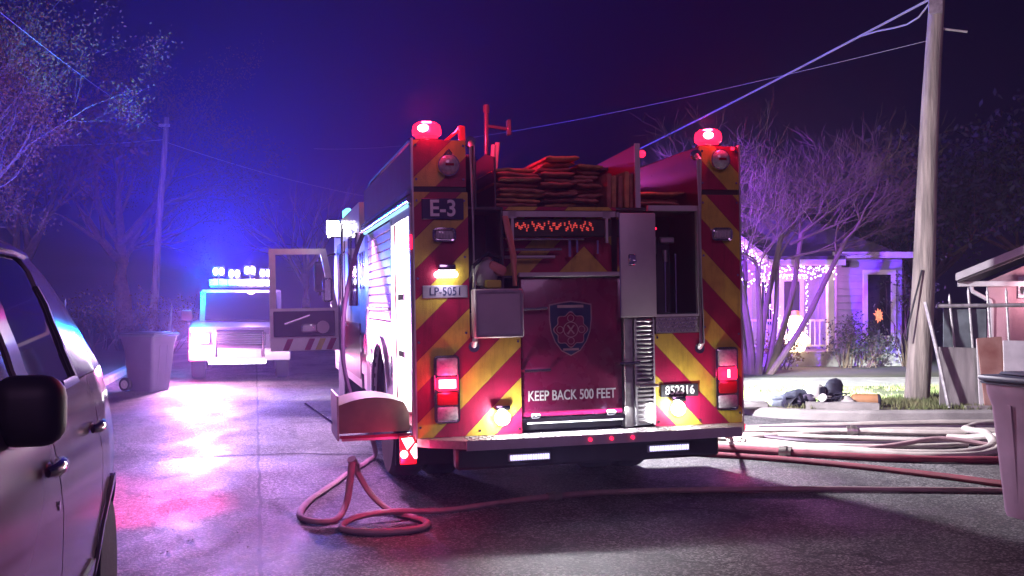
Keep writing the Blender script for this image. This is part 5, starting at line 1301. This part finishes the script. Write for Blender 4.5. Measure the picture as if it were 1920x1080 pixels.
hose('thin pale line sweeping along the middle of the tangle', [(1.8, 11.5), (2.7, 11.75), (3.6, 11.55), (4.6, 11.3), (5.6, 11.35), (7.2, 11.6)], 0.034, 'hose_tan')
hose('thin pale line bending back at the left of the tangle', [(5.9, 12.15), (4.6, 12.25), (3.3, 11.8), (2.55, 11.45), (2.45, 11.15), (2.9, 10.95), (3.9, 10.75), (4.9, 10.9)], 0.036, 'hose_tan', coup=(0.62,))
hose('thin mauve line crossing over the dark maroon hose', [(2.0, 10.7), (3.0, 10.5), (3.9, 10.6, 0.06), (4.6, 10.75, 0.12), (5.4, 10.5), (6.6, 10.3)], 0.03, 'hose_mauve')
hose('thin dark line ending near the lit marker lamp', [(2.7, 11.9), (3.2, 11.3), (3.9, 11.05), (4.7, 11.15), (5.6, 10.9), (6.8, 10.8)], 0.03, 'hose_dark')

# ------------------------------------------------------------------ gear heap on the lawn
rnd = random.Random(21)
def lump(name, c, r, sc, m, label, cat, rough=0.3):
    b = B().sph((0, 0, 0), r, sc=sc, u=16, v=10)
    for v in b.bm.verts:
        v.co *= 1 + rough*mnoise.noise(v.co*(2.2/r*0.5) + Vector(c))
    o = b.build(name, M[m], None, label=label, category=cat); o.location = c
    return o
lump('turnout_coat', (3.92, 14.25, 0.22), 0.17, (1.5, 0.8, 0.65), 'gear_dark', 'dark crumpled coat at the left end of the gear heap', 'coat', 0.9)
lump('turnout_coat', (4.55, 14.4, 0.28), 0.16, (0.9, 0.8, 1.0), 'gear_dark', 'dark bundled coat right of the white helmet', 'coat', 0.8)
lump('gear_pouch', (4.12, 14.15, 0.21), 0.10, (1.2, 0.8, 0.8), 'suv_paint', 'violet pouch in front of the white helmet', 'pouch', 0.5)
hm = empty('helmet', (4.28, 14.35, 0.24), R(20), label='white fire helmet on top of the gear heap', category='helmet')
B().lathe([(0.235, 0.0), (0.24, 0.012), (0.16, 0.03), (0.155, 0.08), (0.13, 0.15), (0.07, 0.19), (0.005, 0.2)], seg=22).build('helmet_shell', M['gear_white'], hm)
for kq in range(4):
    a = kq*math.pi/4
    B().tube([(0.155*math.cos(a), 0.155*math.sin(a), 0.085), (0.11*math.cos(a), 0.11*math.sin(a), 0.175), (0, 0, 0.207), (-0.11*math.cos(a), -0.11*math.sin(a), 0.175), (-0.155*math.cos(a), -0.155*math.sin(a), 0.085)], 0.007, seg=5).build('helmet_ridge', M['gear_white'], hm)
B().box(-0.05, 0.05, -0.19, -0.165, 0.04, 0.15, 0.008).build('helmet_shield', M['gear_dark'], hm)
for i, (x, y) in enumerate(((3.76, 14.1), (4.42, 14.05))):
    bt = B().tube([(0, 0, 0.30), (0, 0.0, 0.1), (0, -0.04, 0.05), (0, -0.18, 0.045)], [0.06, 0.06, 0.06, 0.045], seg=10)
    o = bt.build('boot', M['gear_dark' if i == 0 else 'gear_white'], None, label=('dark boot lying at the left tip of the gear heap', 'pale boot lying in front of the dark bundled coat')[i], category='boot'); o.location = (x, y, 0.17); o.rotation_euler = (R(70), 0, R(50 - 90*i))
cyl_ = empty('air_cylinder', (4.72, 14.15, 0.21), R(-12), label='brown air cylinder with dark end lying right in the gear heap', category='cylinder')
mz = Matrix.Rotation(R(90), 4, 'Y')
for i, (x, y, lab) in enumerate(((3.95, 14.05, 'dark harness tangle at the front left of the gear heap'), (4.38, 13.98, 'dark harness tangle before the white helmet'), (4.62, 14.3, 'dark harness tangle behind the air cylinder'))):
    rq = random.Random(60+i); q = Vector((0, 0, 0.03)); pp_ = [q.copy()]
    for kq in range(16):
        q = Vector((rq.uniform(-0.17, 0.17), rq.uniform(-0.1, 0.1), rq.uniform(0.02, 0.17))); pp_.append(q)
    o = B().tube(smooth_path(pp_, 5), 0.013, seg=6, flat=0.6).build('breathing_harness', M['gear_dark'], None, label=lab, category='harness', group='harnesses in the gear heap'); o.location = (x, y, 0.12)
B().lathe([(0.02, 0.0), (0.08, 0.03), (0.09, 0.07), (0.09, 0.36)], seg=18, M=mz).build('cylinder_body', M['gear_orange'], cyl_)
B().lathe([(0.092, 0.36), (0.092, 0.39), (0.08, 0.40), (0.03, 0.41)], seg=18, M=mz).build('end_cap', M['gear_dark'], cyl_)
B().cyl((-0.08, 0, 0), (0.01, 0, 0), 0.022).cyl((-0.06, 0, 0), (-0.06, 0, 0.07), 0.014).build('valve', M['brass'], cyl_)
lump('folded_cloth', (4.62, 13.95, 0.19), 0.10, (1.1, 0.8, 0.8), 'gear_white', 'pale folded cloth between boot and air cylinder', 'cloth', 0.6)
kb = B().box(3.0, 3.55, 13.95, 14.45, 0.10, 0.20, 0.03); 
kb.build('broken_slab', M['concrete'], None, label='pale concrete slab by the kerb right of the engine', category='slab')
o = B().prism([(0, 0), (0.95, -0.12), (0.98, 0.02), (0.72, 0.18), (0.05, 0.2)], 'z', 0, 0.10).build('broken_slab', M['concrete'], None, label='pale broken concrete slab in front of the gear heap', category='slab', smooth=False); o.location = (3.98, 13.72, 0.11)

# ------------------------------------------------------------------ trees and shrubs
def branch_tree(rnd, b, p, d, length, r, depth, maxd, spread, up, twist=0.25, keep=None, tips=None):
    n = 4 if depth < 2 else 3
    pts = [p]; rs = [r]
    q = Vector(p); dd = Vector(d).normalized()
    for i in range(n):
        dd = (dd + Vector((rnd.uniform(-1, 1), rnd.uniform(-1, 1), rnd.uniform(-0.6, 1)))*twist*0.55 + Vector((0, 0, up*0.25))).normalized()
        q = q + dd*length/n
        pts.append(q.copy()); rs.append(r*(1-0.42*(i+1)/n))
    b.tube(pts, rs, seg=7 if depth < 2 else (4 if depth < 4 else 3), caps=False)
    if tips is not None and depth >= maxd-1: tips.append((q.copy(), dd.copy()))
    if depth >= maxd: return
    kids = 3 if depth < 2 else (3 if rnd.random() < 0.6 else 2)
    for kx in range(kids):
        t = 1.0 if kx == 0 else rnd.uniform(0.35, 0.95)
        j = min(n, max(1, int(t*n)))
        ang = rnd.uniform(0.25, spread) * (0.4 if kx == 0 else 1)
        axis = dd.cross(Vector((rnd.uniform(-1, 1), rnd.uniform(-1, 1), rnd.uniform(-1, 1))))
        if axis.length < 1e-3: axis = Vector((1, 0, 0))
        nd = Matrix.Rotation(ang, 3, axis.normalized()) @ dd
        branch_tree(rnd, b, pts[j], nd, length*rnd.uniform(0.66, 0.86), max(0.003, rs[j]*rnd.uniform(0.55, 0.75)), depth+1, maxd, spread, up, twist, keep, tips)

def leaves(b, tips, rnd, per, size, spread):
    for p, d in tips:
        for i in range(per):
            c = p + Vector((rnd.gauss(0, spread), rnd.gauss(0, spread), rnd.gauss(0, spread*0.8)))
            a = Vector((rnd.uniform(-1, 1), rnd.uniform(-1, 1), rnd.uniform(-1, 1))).normalized()*size*rnd.uniform(0.6, 1.2)
            e_ = a.cross(Vector((rnd.uniform(-1, 1), rnd.uniform(-1, 1), rnd.uniform(-1, 1)))).normalized()*size*0.42
            b.quad(c-a, c+e_, c+a, c-e_)

# bare multi-stemmed tree before the bungalow
bt = empty('bare_tree', (5.05, 20.8, 0.1), label='bare multi stemmed tree with fine twigs before the bungalow', category='tree', group='trees along the street')
bt.scale = (1.32, 1.1, 1.03)
rnd = random.Random(11)
stem = B(); twig = B()
for i in range(8):
    a = i*0.8 + rnd.uniform(-0.3, 0.3)
    lean = rnd.uniform(0.10, 0.30) if i < 6 else 0.55
    d = Vector((math.cos(a)*lean + 0.06, math.sin(a)*lean*0.8, 1))
    p = Vector((math.cos(a)*0.16, math.sin(a)*0.14, -0.05))
    L_ = rnd.uniform(2.3, 3.0); r = rnd.uniform(0.05, 0.075)
    pts = [p]; dd = d.normalized()
    for kx in range(6):
        dd = (dd + Vector((rnd.uniform(-1, 1), rnd.uniform(-1, 1), 0.3))*0.07).normalized()
        pts.append(pts[-1] + dd*L_/6)
    stem.tube(pts, [r*(1-0.07*kx) for kx in range(7)], seg=8)
    for kx in range(3):
        nd = (dd + Vector((math.cos(a)*0.5 + rnd.uniform(-0.6, 0.6), math.sin(a)*0.4 + rnd.uniform(-0.5, 0.5), rnd.uniform(-0.4, 0.2)))).normalized()
        branch_tree(rnd, twig, pts[-1-kx//2], nd, rnd.uniform(0.75, 1.0), r*0.36, 1, 6, 1.0, 0.02, 0.5)
stem.build('stem', M['twig'], bt)
twig.build('crown', M['twig'], bt)
# long low limb reaching right across the roof
lm = B(); branch_tree(random.Random(3), lm, Vector((0.4, 0, 2.3)), Vector((1.0, -0.05, 0.28)), 1.05, 0.03, 1, 6, 0.7, 0.12, 0.3)
branch_tree(random.Random(8), lm, Vector((0.5, 0, 2.6)), Vector((1.0, 0.1, 0.55)), 1.1, 0.03, 1, 6, 0.7, 0.12, 0.3)
lm.build('side_limb', M['twig'], bt)

# left trees
def leafy_tree(name, x, y, seed, trunk_h, L_, r, maxd, per, size, spr, leafm, label, lean=(0, 0), spread=0.85, up=0.12, nb=5):
    rnd = random.Random(seed)
    e = empty(name, (x, y, 0.08), label=label, category='tree', group='trees along the street')
    t = B(); tips = []
    pts = [Vector((lean[0]*i/5, lean[1]*i/5, trunk_h*i/5 - 0.1)) + Vector((rnd.uniform(-0.06, 0.06), rnd.uniform(-0.06, 0.06), 0)) for i in range(6)]
    t.tube(pts, [r*1.25] + [r*(1-0.06*i) for i in range(5)], seg=12)
    br = B()
    for i in range(nb):
        a = 6.28*i/nb + rnd.uniform(-0.4, 0.4)
        nd = Vector((math.cos(a)*0.7, math.sin(a)*0.7, rnd.uniform(0.5, 1.1)))
        branch_tree(rnd, br, pts[-1 - (i % 2)], nd, L_*rnd.uniform(0.8, 1.15), r*0.6, 1, maxd, spread, up, 0.3, None, tips)
    t.build('trunk', M['bark'], e)
    br.build('limbs', M['bark'], e)
    if per:
        lv = B(); leaves(lv, tips, rnd, per, size, spr)
        lv.build('crown', leafm, e, smooth=False)
    return e
leafy_tree('street_tree', -17.6, 46.0, 5, 4.3, 3.0, 0.36, 6, 22, 0.06, 0.26, M['leaf_brown'], 'forked pale tree left of the far utility pole', lean=(-0.2, 0))
leafy_tree('street_tree', -12.6, 22.5, 9, 2.9, 2.1, 0.24, 6, 44, 0.038, 0.2, M['leaf_brown'], 'big brown leaved tree rising behind the parked car roof', spread=0.9, up=0.16, nb=6)
leafy_tree('street_tree', -9.6, 47, 15, 3.0, 2.3, 0.2, 5, 0, 0.1, 0.25, M['leaf_brown'], 'bare dim tree right of the far utility pole', up=0.1)
leafy_tree('street_tree', -19.5, 40, 25, 3.0, 2.8, 0.3, 5, 8, 0.16, 0.4, M['leaf_brown'], 'distant bushy tree at the far left edge', up=0.1)
leafy_tree('street_tree', 17.5, 33, 35, 2.5, 2.2, 0.25, 5, 14, 0.13, 0.4, M['leaf_dark'], 'dark leafy tree behind the pink outbuilding', up=0.05)
leafy_tree('street_tree', 12.2, 30, 36, 2.0, 1.7, 0.2, 5, 14, 0.12, 0.35, M['leaf_dark'], 'dark leafy tree between bungalow and outbuilding', up=0.05)

def shrub(x, y, h, w, seed, m, label, z0=0.1):
    rnd = random.Random(seed)
    e = empty('shrub', (x, y, z0), label=label, category='shrub', group='shrubs in the yards')
    s = B(); tips = []
    for i in range(9):
        a = rnd.uniform(0, 6.28); d = Vector((math.cos(a)*w, math.sin(a)*w*0.7, h)).normalized()
        branch_tree(rnd, s, Vector((rnd.uniform(-w, w)*0.35, rnd.uniform(-w, w)*0.3, -0.03)), d, h*0.5, 0.016, 3, 5, 0.8, 0.15, 0.35, None, tips)
    s.build('stems', M['twig'], e)
    lv = B(); leaves(lv, tips, rnd, 7, 0.045, 0.09)
    lv.build('foliage', m, e, smooth=False)
    return e
shrub(8.05, 22.9, 0.85, 0.55, 1, M['leaf_dark'], 'dark leafy shrub below the bungalow window')
shrub(7.5, 22.8, 1.0, 0.3, 2, M['leaf_dark'], 'slim climbing shrub by the right porch post')
shrub(9.05, 23.2, 2.3, 0.4, 3, M['leaf_dark'], 'tall ivy like shrub at the right corner of the bungalow')
shrub(5.9, 22.3, 0.7, 0.5, 4, M['leaf_brown'], 'low dry shrub before the porch floor')
for i, (x, y, h, lab) in enumerate(((-14.2, 30.5, 1.6, 'scrubby bush nearest the parked car tail'), (-12.9, 31.2, 1.5, 'scrubby bush left of the forked tree trunk'), (-11.7, 31.0, 1.7, 'scrubby pink lit bush right of the forked tree trunk'), (-10.6, 31.6, 1.5, 'scrubby bush behind the left wheeled bin'), (-15.6, 30.0, 1.9, 'scrubby tall bush at the far left behind the car'))):
    shrub(x, y, h, 0.9, 40+i, M['leaf_brown'], lab)
# thin stakes by the left yard
for i, (x, y, h, lab) in enumerate(((-9.35, 27.5, 1.5, 'thin leaning stake right of the left bin'), (-12.9, 29.0, 1.7, 'thin pale stake beside the parked car tail'))):
    B().tube([(x, y, 0.05), (x+0.12, y, h)], 0.025, seg=6).build('garden_stake', M['iron'], None, label=lab, category='stake', group='stakes in the left yard')

# pieces that came out of one builder call become parts of their own
def split_loose(names):
    for o in [o for o in scene.objects if o.type == 'MESH' and o.name.split('.')[0] in names]:
        bm = bmesh.new(); bm.from_mesh(o.data); bm.verts.ensure_lookup_table()
        left = set(bm.verts); isl = []
        while left:
            st_ = [left.pop()]; grp = set(st_)
            while st_:
                v = st_.pop()
                for e_ in v.link_edges:
                    w_ = e_.other_vert(v)
                    if w_ in left: left.discard(w_); grp.add(w_); st_.append(w_)
            isl.append({v.index for v in grp})
        if len(isl) > 1:
            src = o.data
            for n_, g in enumerate(isl):
                b2 = bmesh.new(); b2.from_mesh(src); b2.verts.ensure_lookup_table()
                bmesh.ops.delete(b2, geom=[v for v in b2.verts if v.index not in g], context='VERTS')
                me = bpy.data.meshes.new(o.name); b2.to_mesh(me); b2.free()
                me.materials.append(src.materials[0])
                if n_ == 0: o.data = me
                else:
                    c = o.copy(); c.data = me; COL.objects.link(c); c.parent = o.parent
        bm.free()
split_loose({'rail_foot', 'tray_rail', 'wire_bracket', 'breathing_cylinder_hatch', 'corner_trim', 'panel_gap', 'lower_shell', 'cab_band', 'cab_window', 'cab_grab', 'rack_bar', 'rack_bracket', 'locker_light', 'side_window', 'porch_rail', 'pipe_tool', 'emblem_banner', 'emblem_tools', 'bin_stencil', 'locker_lining', 'chassis'})

# night air
hz = B().box(-400, 400, -400, 400, -1.2, 15.5)
hm_ = bpy.data.materials.new('night_haze'); hm_.use_nodes = True
nt = hm_.node_tree; nt.nodes.clear()
oo = nt.nodes.new('ShaderNodeOutputMaterial'); pv = nt.nodes.new('ShaderNodeVolumePrincipled')
pv.inputs['Color'].default_value = (0.50, 0.43, 0.95, 1)
pv.inputs['Density'].default_value = 0.004
pv.inputs['Anisotropy'].default_value = 0.62
nt.links.new(pv.outputs[0], oo.inputs['Volume'])
ho = hz.build('haze', hm_, None, smooth=False, kind='stuff', label='thin violet night haze filling the whole street', category='haze')
